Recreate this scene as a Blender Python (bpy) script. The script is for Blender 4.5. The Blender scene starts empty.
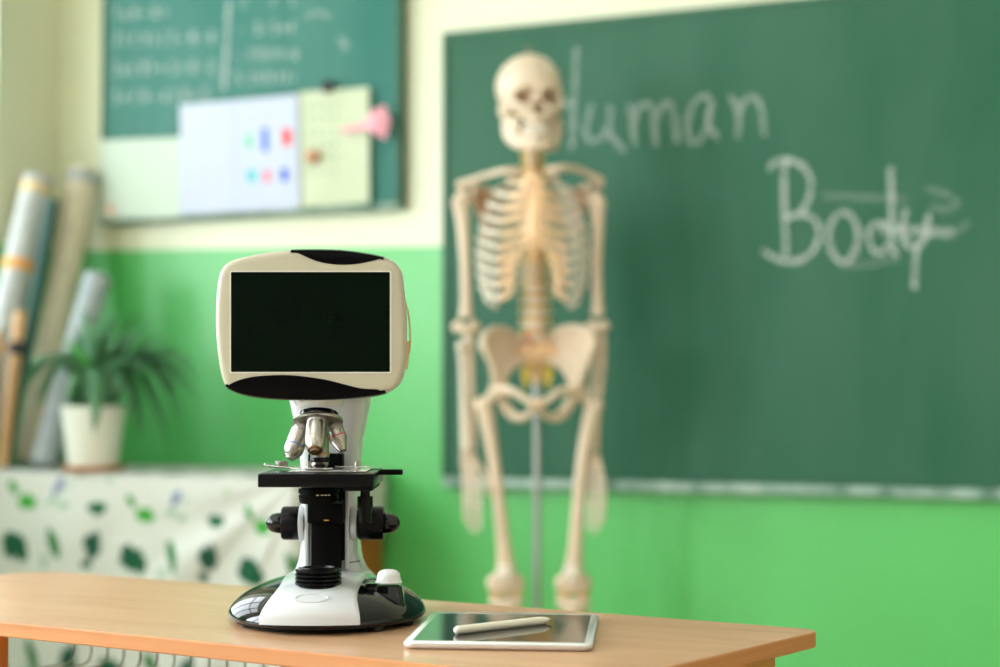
import bpy, bmesh, math, random
from mathutils import Vector, Matrix, noise
random.seed(7)
PI = math.pi
SC = bpy.context.scene
COL = SC.collection
V = Vector

# ------------------------------------------------------------------ camera model (1000 x 667 frame)
F = 1600.0
HOR = 396.0
ZC = 1.0
PITCH = math.atan((HOR - 333.5) / F)
CP, SP = math.cos(PITCH), math.sin(PITCH)
def ray(px, py):
    x, y, z = (px - 500) / F, 1.0, (333.5 - py) / F
    return V((x, y * CP - z * SP, y * SP + z * CP))
def on_y(px, py, Y):
    d = ray(px, py); t = Y / d.y
    return V((d.x * t, Y, ZC + d.z * t))
def on_z(px, py, z):
    d = ray(px, py); t = (z - ZC) / d.z
    return V((d.x * t, d.y * t, z))
# board wall frame: s along the wall (to the right), z up, n out into the room
P0 = V((-.1496, 4.2, 0))
AW = math.atan(3767 / 1600.0)
U = V((math.sin(AW), -math.cos(AW), 0))
N = V((-math.cos(AW), -math.sin(AW), 0))
def W(s, z, n=0.0):
    return P0 + U * s + N * n + V((0, 0, z))
def on_wall(px, py, n=0.0):
    d = ray(px, py); o = V((0, 0, ZC)); q = P0 + N * n
    t = (q - o).dot(N) / d.dot(N)
    p = o + d * t
    return (p - q).dot(U), p.z

# ------------------------------------------------------------------ materials
def mat(name, col, rough=.5, metal=0., coat=0., ior=1.45, spec=None, var=0., scale=20., bump=0., bscale=60., trans=0., stretch=None, col2=None, sss=0.):
    m = bpy.data.materials.new(name); m.use_nodes = True
    nt = m.node_tree; b = nt.nodes['Principled BSDF']
    b.inputs['Base Color'].default_value = (*col, 1)
    b.inputs['Roughness'].default_value = rough
    b.inputs['Metallic'].default_value = metal
    b.inputs['IOR'].default_value = ior
    b.inputs['Coat Weight'].default_value = coat
    b.inputs['Coat Roughness'].default_value = .05
    if spec is not None: b.inputs['Specular IOR Level'].default_value = spec
    tc = nt.nodes.new('ShaderNodeTexCoord'); mp = nt.nodes.new('ShaderNodeMapping')
    nt.links.new(tc.outputs['Object'], mp.inputs['Vector'])
    if stretch: mp.inputs['Scale'].default_value = stretch
    if var or col2:
        n = nt.nodes.new('ShaderNodeTexNoise'); n.inputs['Scale'].default_value = scale; n.inputs['Detail'].default_value = 4
        nt.links.new(mp.outputs[0], n.inputs['Vector'])
        r = nt.nodes.new('ShaderNodeValToRGB')
        c2 = col2 or tuple(min(1, c * (1 + var)) for c in col)
        c1 = col if col2 else tuple(c * (1 - var) for c in col)
        r.color_ramp.elements[0].position = .32; r.color_ramp.elements[1].position = .68
        r.color_ramp.elements[0].color = (*c1, 1); r.color_ramp.elements[1].color = (*c2, 1)
        nt.links.new(n.outputs['Fac'], r.inputs['Fac']); nt.links.new(r.outputs['Color'], b.inputs['Base Color'])
    if bump:
        n2 = nt.nodes.new('ShaderNodeTexNoise'); n2.inputs['Scale'].default_value = bscale; n2.inputs['Detail'].default_value = 3
        nt.links.new(mp.outputs[0], n2.inputs['Vector'])
        bp = nt.nodes.new('ShaderNodeBump'); bp.inputs['Strength'].default_value = bump; bp.inputs['Distance'].default_value = .002
        nt.links.new(n2.outputs['Fac'], bp.inputs['Height']); nt.links.new(bp.outputs['Normal'], b.inputs['Normal'])
    return m
def S(r, g, b):
    f = lambda c: ((c / 255 + .055) / 1.055) ** 2.4 if c > 10 else c / 255 / 12.92
    return (f(r), f(g), f(b))

def attr_mat(name, rough=.8, spec=.3):
    m = bpy.data.materials.new(name); m.use_nodes = True
    nt = m.node_tree; b = nt.nodes['Principled BSDF']; b.inputs['Roughness'].default_value = rough
    b.inputs['Specular IOR Level'].default_value = spec
    a = nt.nodes.new('ShaderNodeAttribute'); a.attribute_name = 'print'
    n = nt.nodes.new('ShaderNodeTexNoise'); n.inputs['Scale'].default_value = 30
    mx = nt.nodes.new('ShaderNodeMix'); mx.data_type = 'RGBA'; mx.blend_type = 'MULTIPLY'; mx.inputs['Factor'].default_value = .06
    nt.links.new(a.outputs['Color'], mx.inputs['A']); nt.links.new(n.outputs['Fac'], mx.inputs['B'])
    nt.links.new(mx.outputs['Result'], b.inputs['Base Color'])
    return m

def wall_paint_mat():
    # cream upper wall, green dado below a hand painted, slightly slanting line
    m = bpy.data.materials.new('wall_paint'); m.use_nodes = True
    nt = m.node_tree; b = nt.nodes['Principled BSDF']
    g = nt.nodes.new('ShaderNodeNewGeometry'); sep = nt.nodes.new('ShaderNodeSeparateXYZ')
    nt.links.new(g.outputs['Position'], sep.inputs[0])
    # dado height as a function of distance along the board wall
    dot = nt.nodes.new('ShaderNodeVectorMath'); dot.operation = 'DOT_PRODUCT'
    sub = nt.nodes.new('ShaderNodeVectorMath'); sub.operation = 'SUBTRACT'; sub.inputs[1].default_value = P0
    nt.links.new(g.outputs['Position'], sub.inputs[0]); nt.links.new(sub.outputs[0], dot.inputs[0]); dot.inputs[1].default_value = U
    s1, z1 = on_wall(443, 246); s2, z2 = on_wall(90, 250.5)
    k = (z1 - z2) / (s1 - s2)
    ma = nt.nodes.new('ShaderNodeMath'); ma.operation = 'MULTIPLY_ADD'; ma.inputs[1].default_value = -k; ma.inputs[2].default_value = -(z1 - k * s1)
    cl = nt.nodes.new('ShaderNodeClamp'); cl.inputs['Min'].default_value = s2 - .1; cl.inputs['Max'].default_value = s1 + .3
    nt.links.new(dot.outputs['Value'], cl.inputs['Value']); nt.links.new(cl.outputs[0], ma.inputs[0])
    ad = nt.nodes.new('ShaderNodeMath'); ad.operation = 'ADD'
    nt.links.new(sep.outputs['Z'], ad.inputs[0]); nt.links.new(ma.outputs[0], ad.inputs[1])
    gt = nt.nodes.new('ShaderNodeMath'); gt.operation = 'GREATER_THAN'; gt.inputs[1].default_value = 0
    nt.links.new(ad.outputs[0], gt.inputs[0])
    n = nt.nodes.new('ShaderNodeTexNoise'); n.inputs['Scale'].default_value = 2.2; n.inputs['Detail'].default_value = 5
    nt.links.new(g.outputs['Position'], n.inputs['Vector'])
    r1 = nt.nodes.new('ShaderNodeMix'); r1.data_type = 'RGBA'; r1.inputs['A'].default_value = (*GREEN1, 1); r1.inputs['B'].default_value = (*GREEN2, 1)
    r2 = nt.nodes.new('ShaderNodeMix'); r2.data_type = 'RGBA'; r2.inputs['A'].default_value = (*CREAM1, 1); r2.inputs['B'].default_value = (*CREAM2, 1)
    for r in (r1, r2): nt.links.new(n.outputs['Fac'], r.inputs['Factor'])
    mx = nt.nodes.new('ShaderNodeMix'); mx.data_type = 'RGBA'
    nt.links.new(gt.outputs[0], mx.inputs['Factor']); nt.links.new(r1.outputs['Result'], mx.inputs['A']); nt.links.new(r2.outputs['Result'], mx.inputs['B'])
    nt.links.new(mx.outputs['Result'], b.inputs['Base Color'])
    b.inputs['Roughness'].default_value = .34; b.inputs['Specular IOR Level'].default_value = .85
    n2 = nt.nodes.new('ShaderNodeTexNoise'); n2.inputs['Scale'].default_value = 7
    nt.links.new(g.outputs['Position'], n2.inputs['Vector'])
    bp = nt.nodes.new('ShaderNodeBump'); bp.inputs['Strength'].default_value = .25; bp.inputs['Distance'].default_value = .006
    nt.links.new(n2.outputs['Fac'], bp.inputs['Height']); nt.links.new(bp.outputs['Normal'], b.inputs['Normal'])
    return m

GREEN1, GREEN2 = (.070, .44, .095), (.085, .50, .115)
CREAM1, CREAM2 = (.69, .70, .48), (.74, .75, .54)

def board_mat(name, base, dust, amt):
    m = bpy.data.materials.new(name); m.use_nodes = True
    nt = m.node_tree; b = nt.nodes['Principled BSDF']
    g = nt.nodes.new('ShaderNodeTexCoord')
    mp = nt.nodes.new('ShaderNodeMapping'); mp.inputs['Scale'].default_value = (3.5, 3.5, .9)
    nt.links.new(g.outputs['Object'], mp.inputs['Vector'])
    n = nt.nodes.new('ShaderNodeTexNoise'); n.inputs['Scale'].default_value = 1.6; n.inputs['Detail'].default_value = 6; n.inputs['Distortion'].default_value = .6
    nt.links.new(mp.outputs[0], n.inputs['Vector'])
    r = nt.nodes.new('ShaderNodeValToRGB')
    r.color_ramp.elements[0].position = .35; r.color_ramp.elements[1].position = .85
    r.color_ramp.elements[0].color = (*base, 1)
    r.color_ramp.elements[1].color = (*[base[i] * (1 - amt) + dust[i] * amt for i in range(3)], 1)
    nt.links.new(n.outputs['Fac'], r.inputs['Fac']); nt.links.new(r.outputs['Color'], b.inputs['Base Color'])
    b.inputs['Roughness'].default_value = .46; b.inputs['Specular IOR Level'].default_value = .26
    return m

def chalk_mat(name, alpha, col=(.9, .95, .93)):
    m = bpy.data.materials.new(name); m.use_nodes = True
    nt = m.node_tree; b = nt.nodes['Principled BSDF']
    b.inputs['Base Color'].default_value = (*col, 1); b.inputs['Roughness'].default_value = 1; b.inputs['Specular IOR Level'].default_value = 0
    g = nt.nodes.new('ShaderNodeTexCoord')
    n = nt.nodes.new('ShaderNodeTexNoise'); n.inputs['Scale'].default_value = 120; n.inputs['Detail'].default_value = 2
    nt.links.new(g.outputs['Object'], n.inputs['Vector'])
    r = nt.nodes.new('ShaderNodeMapRange'); r.inputs['From Min'].default_value = .35; r.inputs['From Max'].default_value = .65
    r.inputs['To Min'].default_value = alpha * .6; r.inputs['To Max'].default_value = min(1, alpha * 1.4)
    nt.links.new(n.outputs['Fac'], r.inputs['Value']); nt.links.new(r.outputs['Result'], b.inputs['Alpha'])
    return m

def wood_mat(name, c1, c2, rough=.35, stretch=(1.2, 14, 14), coat=.0, rotz=0.):
    m = bpy.data.materials.new(name); m.use_nodes = True
    nt = m.node_tree; b = nt.nodes['Principled BSDF']
    g = nt.nodes.new('ShaderNodeTexCoord'); rt = nt.nodes.new('ShaderNodeMapping'); mp = nt.nodes.new('ShaderNodeMapping')
    rt.inputs['Rotation'].default_value = (0, 0, rotz); mp.inputs['Scale'].default_value = stretch
    nt.links.new(g.outputs['Object'], rt.inputs['Vector']); nt.links.new(rt.outputs[0], mp.inputs['Vector'])
    n = nt.nodes.new('ShaderNodeTexNoise'); n.inputs['Scale'].default_value = 2.5; n.inputs['Detail'].default_value = 7; n.inputs['Distortion'].default_value = 1.2
    nt.links.new(mp.outputs[0], n.inputs['Vector'])
    n3 = nt.nodes.new('ShaderNodeTexNoise'); n3.inputs['Scale'].default_value = 14; n3.inputs['Detail'].default_value = 3
    nt.links.new(mp.outputs[0], n3.inputs['Vector'])
    av = nt.nodes.new('ShaderNodeMath'); av.operation = 'MULTIPLY_ADD'; av.inputs[1].default_value = .3
    nt.links.new(n3.outputs['Fac'], av.inputs[0]); nt.links.new(n.outputs['Fac'], av.inputs[2])
    r = nt.nodes.new('ShaderNodeValToRGB'); r.color_ramp.elements[0].position = .4; r.color_ramp.elements[1].position = .9
    r.color_ramp.elements[0].color = (*c1, 1); r.color_ramp.elements[1].color = (*c2, 1)
    nt.links.new(av.outputs[0], r.inputs['Fac']); nt.links.new(r.outputs['Color'], b.inputs['Base Color'])
    b.inputs['Roughness'].default_value = rough; b.inputs['Coat Weight'].default_value = coat
    return m

M = {}
M['wall'] = wall_paint_mat()
M['far_wall'] = mat('far_wall_paint', (.34, .31, .28), .7, var=.04, scale=3)
M['side_wall'] = mat('side_wall_paint', (.80, .74, .62), .7, var=.03, scale=3)
M['ceiling'] = mat('ceiling_paint', (.8, .8, .76), .8, var=.03)
M['floor'] = wood_mat('floor_boards', (.52, .42, .30), (.62, .52, .38), .35)
M['winframe'] = mat('window_paint', (.8, .8, .78), .4, var=.03)
M['board'] = board_mat('chalkboard_paint', (.014, .102, .054), (.35, .5, .42), .07)
M['board_l'] = board_mat('chalkboard_paint_left', (.022, .158, .125), (.35, .5, .42), .16)
M['frame_dark'] = mat('board_frame_paint', (.03, .11, .06), .45, var=.1)
M['tray'] = mat('dusty_tray', (.10, .20, .15), .8, col2=(.42, .55, .48), scale=14)
M['chalk'] = chalk_mat('chalk_line', .34)
M['chalk_faint'] = chalk_mat('chalk_faint_line', .22)
M['smudge'] = chalk_mat('chalk_smudge', .09)
M['bone'] = mat('bone_plastic', (.65, .52, .385), .32, var=.06, scale=9)
M['bone_tan'] = mat('cartilage_plastic', (.82, .55, .32), .35, var=.08, scale=12)
M['bone_white'] = mat('bone_plastic_pale', (.70, .62, .51), .3, var=.05, scale=9)
M['disc'] = mat('disc_plastic', (.66, .34, .08), .4, var=.1)
M['nerve'] = mat('nerve_plastic', (.85, .60, .06), .4, var=.1)
M['muscle'] = mat('muscle_paint', (.70, .36, .20), .5, var=.1)
M['steel'] = mat('grey_steel', (.42, .43, .42), .4, metal=.6, var=.04)
M['rubber'] = mat('rubber_black', (.02, .02, .02), .6, var=.1)
M['desk'] = wood_mat('desk_laminate', S(184, 141, 104), S(202, 163, 128), .32, (1.0, 9, 9), coat=.15, rotz=math.radians(28.7))
M['desk_edge'] = wood_mat('desk_edge_band', S(170, 108, 60), S(186, 126, 74), .6, (1.0, 1.0, 20))
M['orange_wood'] = wood_mat('orange_wood', S(190, 104, 36), S(208, 124, 50), .4, (10, 10, 1.2))
M['cab_wood'] = wood_mat('cabinet_wood', S(160, 84, 22), S(184, 104, 36), .4, (10, 10, 1.2))
M['wire'] = mat('wire_metal', (.30, .28, .25), .35, metal=.9, var=.05)
M['white_pl'] = mat('white_plastic', (.56, .575, .59), .22, coat=.35, var=.01)
M['bezel'] = mat('beige_plastic', (.42, .385, .285), .32, coat=.1, var=.01)
M['bezel_rim'] = mat('pale_plastic_rim', (.62, .59, .52), .3, var=.01)
M['gloss_black'] = mat('gloss_black_plastic', (.004, .004, .005), .07, spec=.45, var=.1)
M['black_pl'] = mat('black_plastic', (.0035, .0035, .004), .25, spec=.15, var=.1)
M['matt_black'] = mat('matt_black_metal', (.003, .003, .003), .45, spec=.05, var=.1)
M['trim_black'] = mat('trim_black_plastic', (.002, .0015, .002), .25, spec=.07, var=.1)
M['screen'] = mat('dark_screen_glass', (.0008, .0040, .0016), .06, spec=.09, var=.05)
M['chrome'] = mat('chrome', (.75, .75, .74), .18, metal=1, var=.02)
M['satin'] = mat('satin_metal', (.37, .345, .305), .30, metal=1., var=.02)
M['knurl'] = mat('knurled_metal', (.30, .28, .25), .4, metal=.9, var=.05)
M['brass'] = mat('dark_brass', (.30, .18, .09), .3, metal=.9, var=.05)
M['tan_pl'] = mat('tan_plastic', (.62, .46, .20), .4, var=.03)
M['tick'] = mat('white_tick_paint', (.8, .75, .6), .5, var=.02)
M['orange_tick'] = mat('orange_tick_paint', (.8, .35, .05), .5, var=.02)
M['blue_band'] = mat('blue_band_paint', (.03, .16, .5), .4, var=.05)
M['red_band'] = mat('red_band_paint', (.6, .02, .02), .4, var=.05)
M['orange_band'] = mat('orange_band_paint', (.8, .32, .04), .4, var=.05)
M['lamp'] = mat('fill_lamp_tube', (.9, .9, .9), .4, var=.01); _b = M['lamp'].node_tree.nodes['Principled BSDF']; _b.inputs['Emission Color'].default_value = (1, .96, .90, 1); _b.inputs['Emission Strength'].default_value = 14  # glow of the added ceiling tubes, fill for the left wall
M['dial'] = mat('dial_plastic', (.80, .80, .80), .4, var=.01)
M['tab_alu'] = mat('tablet_metal', (.68, .67, .66), .3, metal=.6, var=.01)
M['tab_white'] = mat('tablet_bezel', (.75, .78, .75), .15, coat=.4, var=.01)
M['tab_glass'] = mat('tablet_glass', (.01, .012, .012), .05, ior=1.6, var=.05)
M['stylus'] = mat('stylus_plastic', (.78, .74, .62), .35, var=.01)
M['paper_map'] = mat('map_paper', (.42, .44, .42), .7, var=.12, scale=25, bump=.1)
M['paper_map2'] = mat('chart_paper', (.62, .55, .38), .7, col2=(.45, .42, .30), scale=40)
M['paper_grey'] = mat('roll_paper_grey', (.33, .37, .38), .7, var=.08)
M['teal_dark'] = mat('dark_teal_card', (.01, .07, .06), .5, var=.2)
M['orange_pl'] = mat('orange_strap', (.7, .33, .08), .5, var=.1)
M['stick'] = wood_mat('stick_wood', (.45, .25, .10), (.62, .38, .18), .5, (10, 10, 1))
M['pot'] = mat('pot_glaze', (.74, .74, .66), .4, var=.05, scale=8)
M['terracotta'] = mat('terracotta', (.50, .22, .09), .7, var=.1)
M['soil'] = mat('soil', (.05, .03, .02), .9, var=.4, scale=60, bump=.5)
M['leaf'] = mat('leaf_dark_green', (.045, .15, .065), .30, col2=(.10, .27, .13), scale=12)
M['leaf2'] = mat('leaf_bright_green', (.07, .36, .05), .35, var=.15)
M['cloth'] = attr_mat('printed_cloth', .85, .15)
M['print'] = attr_mat('printed_paper', .7, .15)
M['magnet'] = mat('magnet_black', (.01, .01, .015), .3, var=.1)
M['pink'] = mat('pink_foam', (.85, .38, .46), .7, var=.12, scale=40)
M['brownlump'] = mat('brown_clay', (.55, .28, .17), .6, var=.15, scale=60)

# ------------------------------------------------------------------ object helpers
def link(o): COL.objects.link(o); return o
def obj(name, bm, m, parent=None, smooth=True, sharp=40):
    me = bpy.data.meshes.new(name)
    if isinstance(bm, bmesh.types.BMesh):
        bmesh.ops.recalc_face_normals(bm, faces=bm.faces[:]) if bm.faces else None
        bm.to_mesh(me); bm.free()
    else: me = bm; me.name = name
    o = bpy.data.objects.new(name, me); link(o)
    ms = m if isinstance(m, (list, tuple)) else [m]
    me.materials.clear()
    for x in ms: me.materials.append(M[x])
    if smooth:
        for p in me.polygons: p.use_smooth = True
        try: me.set_sharp_from_angle(angle=math.radians(sharp))
        except Exception: pass
    if parent:
        o.parent = parent
        o.matrix_parent_inverse = parent.matrix_world.inverted() if False else Matrix.Translation(-parent.location) @ Matrix.Identity(4) if parent.type == 'EMPTY' else Matrix.Identity(4)
    return o
def tag(o, label=None, cat=None, group=None, kind=None):
    if label: o['label'] = label
    if cat: o['category'] = cat
    if group: o['group'] = group
    if kind: o['kind'] = kind
    return o
def thing(name, label, cat, loc=(0, 0, 0), group=None):
    o = bpy.data.objects.new(name, None); o.location = loc; o.empty_display_size = .05; link(o)
    return tag(o, label, cat, group)
def struct(name, bm, m, **k):
    return tag(obj(name, bm, m, **k), kind='structure')

def add_box(bm, c, size, bev=0., seg=2, R=None):
    t = bmesh.new(); bmesh.ops.create_cube(t, size=1)
    bmesh.ops.scale(t, vec=V(size), verts=t.verts)
    if bev: bmesh.ops.bevel(t, geom=t.edges[:], offset=bev, segments=seg, profile=.5, affect='EDGES')
    if R: bmesh.ops.transform(t, matrix=R, verts=t.verts)
    bmesh.ops.translate(t, vec=V(c), verts=t.verts)
    merge(bm, t)
def merge(bm, t):
    me = bpy.data.meshes.new('tmp'); t.to_mesh(me); t.free(); bm.from_mesh(me); bpy.data.meshes.remove(me)
def add_loft(bm, rings, cap=True):
    prev = None; first = None
    for r in rings:
        vs = [bm.verts.new(p) for p in r]
        if prev:
            n = len(vs)
            for i in range(n): bm.faces.new((prev[i], prev[(i + 1) % n], vs[(i + 1) % n], vs[i]))
        else: first = vs
        prev = vs
    if cap:
        bm.faces.new(list(reversed(first))); bm.faces.new(prev)
def frame_of(d):
    d = V(d).normalized(); a = V((0, 0, 1)) if abs(d.z) < .9 else V((0, 1, 0))
    x = a.cross(d).normalized(); y = d.cross(x).normalized(); return x, y, d
def add_lathe(bm, prof, o, d=(0, 0, 1), seg=32, sx=1., sy=1.):
    """prof: list of (radius, height along d)"""
    x, y, w = frame_of(d) if tuple(d) != (0, 0, 1) else (V((1, 0, 0)), V((0, 1, 0)), V((0, 0, 1)))
    o = V(o); rings = []
    for r, h in prof:
        r = max(r, 1e-5)
        rings.append([o + w * h + x * (r * sx * math.cos(2 * PI * k / seg)) + y * (r * sy * math.sin(2 * PI * k / seg)) for k in range(seg)])
    add_loft(bm, rings)
def catmull(pts, n=6, closed=False):
    pts = [V(p) for p in pts]; L = len(pts); out = []
    rng = L if closed else L - 1
    for i in range(rng):
        if closed: p0, p1, p2, p3 = pts[(i - 1) % L], pts[i], pts[(i + 1) % L], pts[(i + 2) % L]
        else:
            p1, p2 = pts[i], pts[i + 1]
            p0 = pts[i - 1] if i else p1 * 2 - p2; p3 = pts[i + 2] if i + 2 < L else p2 * 2 - p1
        for k in range(n):
            t = k / n
            out.append(.5 * ((2 * p1) + (p2 - p0) * t + (2 * p0 - 5 * p1 + 4 * p2 - p3) * t * t + (-p0 + 3 * p1 - 3 * p2 + p3) * t ** 3))
    if not closed: out.append(pts[-1])
    return out
def add_tube(bm, pts, r, seg=10, n=5, flat=None, smooth=True):
    """flat=(axis vector, factor): widens the section along the axis"""
    P = catmull(pts, n) if smooth and len(pts) > 1 else [V(p) for p in pts]
    if isinstance(r, (int, float)): R = [r] * len(P)
    else:
        R = []
        for i in range(len(P)):
            t = i / (len(P) - 1) * (len(r) - 1); k = min(int(t), len(r) - 2); R.append(r[k] * (1 - (t - k)) + r[k + 1] * (t - k))
    rings = []; x = None
    for i, p in enumerate(P):
        d = (P[min(i + 1, len(P) - 1)] - P[max(i - 1, 0)]).normalized()
        if x is None: x, y, _ = frame_of(d)
        else:
            x = (x - d * x.dot(d)).normalized(); y = d.cross(x)
        ring = []
        for k in range(seg):
            a = 2 * PI * k / seg; q = x * (R[i] * math.cos(a)) + y * (R[i] * math.sin(a))
            if flat: ax = V(flat[0]); q = q + ax * (q.dot(ax) * (flat[1] - 1))
            ring.append(p + q)
        rings.append(ring)
    add_loft(bm, rings)
def add_ball(bm, c, r, sub=2, R=None):
    t = bmesh.new(); bmesh.ops.create_icosphere(t, subdivisions=sub, radius=1)
    r = (r, r, r) if isinstance(r, (int, float)) else r
    bmesh.ops.scale(t, vec=V(r), verts=t.verts)
    if R: bmesh.ops.transform(t, matrix=R, verts=t.verts)
    bmesh.ops.translate(t, vec=V(c), verts=t.verts)
    merge(bm, t)
def add_prism(bm, outline, off):
    """outline: 3D points; off: extrusion vector"""
    add_loft(bm, [[V(p) for p in outline], [V(p) + V(off) for p in outline]])
def blob(bm, voxel, smooth=3, carve=None, frame=None):
    """unites overlapping closed shapes into one continuous skin; carve: hollows (centre, radii) pressed in from the front"""
    me = bpy.data.meshes.new('t'); bmesh.ops.recalc_face_normals(bm, faces=bm.faces[:]); bm.to_mesh(me); bm.free()
    o = bpy.data.objects.new('t', me); link(o)
    md = o.modifiers.new('r', 'REMESH'); md.mode = 'VOXEL'; md.voxel_size = voxel
    if smooth: s = o.modifiers.new('s', 'SMOOTH'); s.factor = .5; s.iterations = smooth
    dg = bpy.context.evaluated_depsgraph_get(); dg.update()
    out = bpy.data.meshes.new_from_object(o.evaluated_get(dg), depsgraph=dg)
    bpy.data.objects.remove(o); bpy.data.meshes.remove(me)
    if carve:
        inv = frame.inverted()
        for v in out.vertices:
            q = inv @ v.co
            for c, r in carve:
                e = ((q.x - c[0]) / r[0]) ** 2 + ((q.z - c[2]) / r[2]) ** 2
                if e < 1:
                    yb = c[1] + r[1] * math.sqrt(1 - e)
                    if q.y < yb and q.y < c[1] + r[1]: q.y = yb
            v.co = frame @ q
    return out

# ------------------------------------------------------------------ room
sK, _ = on_wall(56, 200)                      # corner with the window wall
S1 = sK + 6.6; T1 = 7.6; H = 3.1
def quadbox(name, pts, thick, m):
    bm = bmesh.new(); add_prism(bm, pts, thick); return struct(name, bm, m, smooth=False)
quadbox('floor', [W(sK, 0, 0), W(S1, 0, 0), W(S1, 0, T1), W(sK, 0, T1)], (0, 0, -.1), 'floor')
quadbox('ceiling', [W(sK, H, 0), W(S1, H, 0), W(S1, H, T1), W(sK, H, T1)], (0, 0, .1), 'ceiling')
quadbox('wall_board', [W(sK - .3, 0, 0), W(S1, 0, 0), W(S1, H, 0), W(sK - .3, H, 0)], -N * .15, 'wall')
quadbox('wall_right', [W(S1, 0, 0), W(S1, 0, T1), W(S1, H, T1), W(S1, H, 0)], U * .15, 'side_wall')
quadbox('wall_back', [W(sK, 0, T1), W(S1, 0, T1), W(S1, H, T1), W(sK, H, T1)], N * .15, 'far_wall')
# window wall, built of piers, sill band and lintel in one mesh
WINS = [(.265, 2.05), (2.55, 4.35), (4.85, 6.65)]
SILL, HEAD = .95, 2.75
bm = bmesh.new()
def wl(t0, t1, z0, z1):
    add_prism(bm, [W(sK, z0, t0), W(sK, z0, t1), W(sK, z1, t1), W(sK, z1, t0)], -U * .28)
wl(0, T1, 0, SILL); wl(0, T1, HEAD, H)
e = 0.0
for a, b in WINS: wl(e, a, SILL, HEAD); e = b
wl(e, T1, SILL, HEAD)
struct('wall_windows', bm, 'wall', smooth=False)
for i, (a, b) in enumerate(WINS):
    bm = bmesh.new()
    def bar(t0, t1, z0, z1, d=.06):
        add_prism(bm, [W(sK - .16, z0, t0), W(sK - .16, z0, t1), W(sK - .16, z1, t1), W(sK - .16, z1, t0)], -U * d)
    bar(a, a + .06, SILL, HEAD); bar(b - .06, b, SILL, HEAD)
    bar(a + .06, b - .06, SILL, SILL + .06); bar(a + .06, b - .06, HEAD - .06, HEAD)
    for k in (1, 2): c = a + (b - a) * k / 3; bar(c - .035, c + .035, SILL + .06, HEAD - .06)
    bar(a + .06, b - .06, 2.2, 2.25, .05)
    struct('window_%d' % (i + 1), bm, 'winframe', smooth=False)
    # daylight through the window
    ld = bpy.data.lights.new('window_daylight', 'AREA'); ld.shape = 'RECTANGLE'
    ld.size = b - a - .02; ld.size_y = HEAD - SILL - .02
    ld.energy = (34, 140, 175)[i]; ld.color = (.90, .955, 1.0)
    lo = bpy.data.objects.new('window_daylight', ld); link(lo)
    lo.location = W(sK - .27, (SILL + HEAD) / 2, (a + b) / 2)
    lo.rotation_euler = Matrix((N, V((0, 0, 1)), -(-U))).transposed().to_euler() if False else (-(-U)).to_track_quat('-Z', 'Y').to_euler()
# baseboard
bm = bmesh.new(); add_prism(bm, [W(sK, 0, 0), W(S1, 0, 0), W(S1, .09, 0), W(sK, .09, 0)], N * .015)
struct('baseboard_board', bm, 'cab_wood', smooth=False)
# unseen ceiling lamps over the class, tubes lit to add fill light
for i, (s, n) in enumerate(((-.2, 3.2), (2.2, 3.2), (-.2, 5.6), (2.2, 5.6))):
    t = thing('fill_ceiling_lamp', 'unseen lit white twin tube lamp added on the ceiling for fill light', 'lamp', W(s + .6, H - .08, n), 'added fill lamps over the class')
    Rz = Matrix.Rotation(math.atan2(U.y, U.x), 4, 'Z')
    bm = bmesh.new(); add_box(bm, W(s + .6, H - .03, n), (1.25, .18, .06), .008, R=Rz); obj('housing', bm, 'winframe', t)
    for k in (-.045, .045):
        bm = bmesh.new(); add_lathe(bm, [(.013, 0), (.013, 1.18)], W(s + .01, H - .075, n + k), U, 12); obj('tube', bm, 'lamp', t)

# ------------------------------------------------------------------ writing helpers
def stroke_mesh(bm, pts, w, n, cat=True):
    """a chalk line on the wall plane given as (s, z) points"""
    P = [V((p[0], p[1], 0)) for p in pts]
    if cat and len(P) > 2: P = catmull(P, 5)
    L = []; 
    for i, p in enumerate(P):
        d = (P[min(i + 1, len(P) - 1)] - P[max(i - 1, 0)]); d = d.normalized() if d.length else V((1, 0, 0))
        q = V((-d.y, d.x, 0)) * (w / 2 * (.85 + .3 * noise.noise(V((p.x * 30, p.y * 30, 1)))))
        L.append((bm.verts.new(W(p.x + q.x, p.y + q.y, n)), bm.verts.new(W(p.x - q.x, p.y - q.y, n))))
    for a, b in zip(L, L[1:]): bm.faces.new((a[0], b[0], b[1], a[1]))

# ------------------------------------------------------------------ right chalkboard
BN = .03
sL, zT = on_wall(443, 34, BN); sb, zB = on_wall(443, 478, BN)
zB = .785
def zfit(px, py): return on_wall(px, py, BN)[1]
zT = zfit(443, 33); zB = zfit(443, 481)
sR = sL + 3.0
cb = thing('chalkboard', 'large green chalkboard behind the skeleton, with Human Body written in chalk', 'chalkboard', W(sL, zB, 0))
def wbox(name, s0, s1, z0, z1, n0, n1, m, parent, bev=.0):
    bm = bmesh.new()
    Rz = Matrix.Rotation(math.atan2(U.y, U.x), 4, 'Z')
    add_box(bm, W((s0 + s1) / 2, (z0 + z1) / 2, (n0 + n1) / 2), (s1 - s0, n1 - n0, z1 - z0), bev, R=Rz)
    return obj(name, bm, m, parent, smooth=bev > 0)
wbox('writing_surface', sL + .012, sR, zB + .015, zT - .012, .004, BN, 'board', cb)
wbox('frame_side', sL, sL + .014, zB, zT, .002, BN + .006, 'frame_dark', cb, .003)
wbox('frame_top', sL, sR, zT - .014, zT, .002, BN + .006, 'frame_dark', cb, .003)
wbox('chalk_tray', sL + .004, sR, zB - .014, zB + .012, .002, BN + .014, 'tray', cb, .004)
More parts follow.
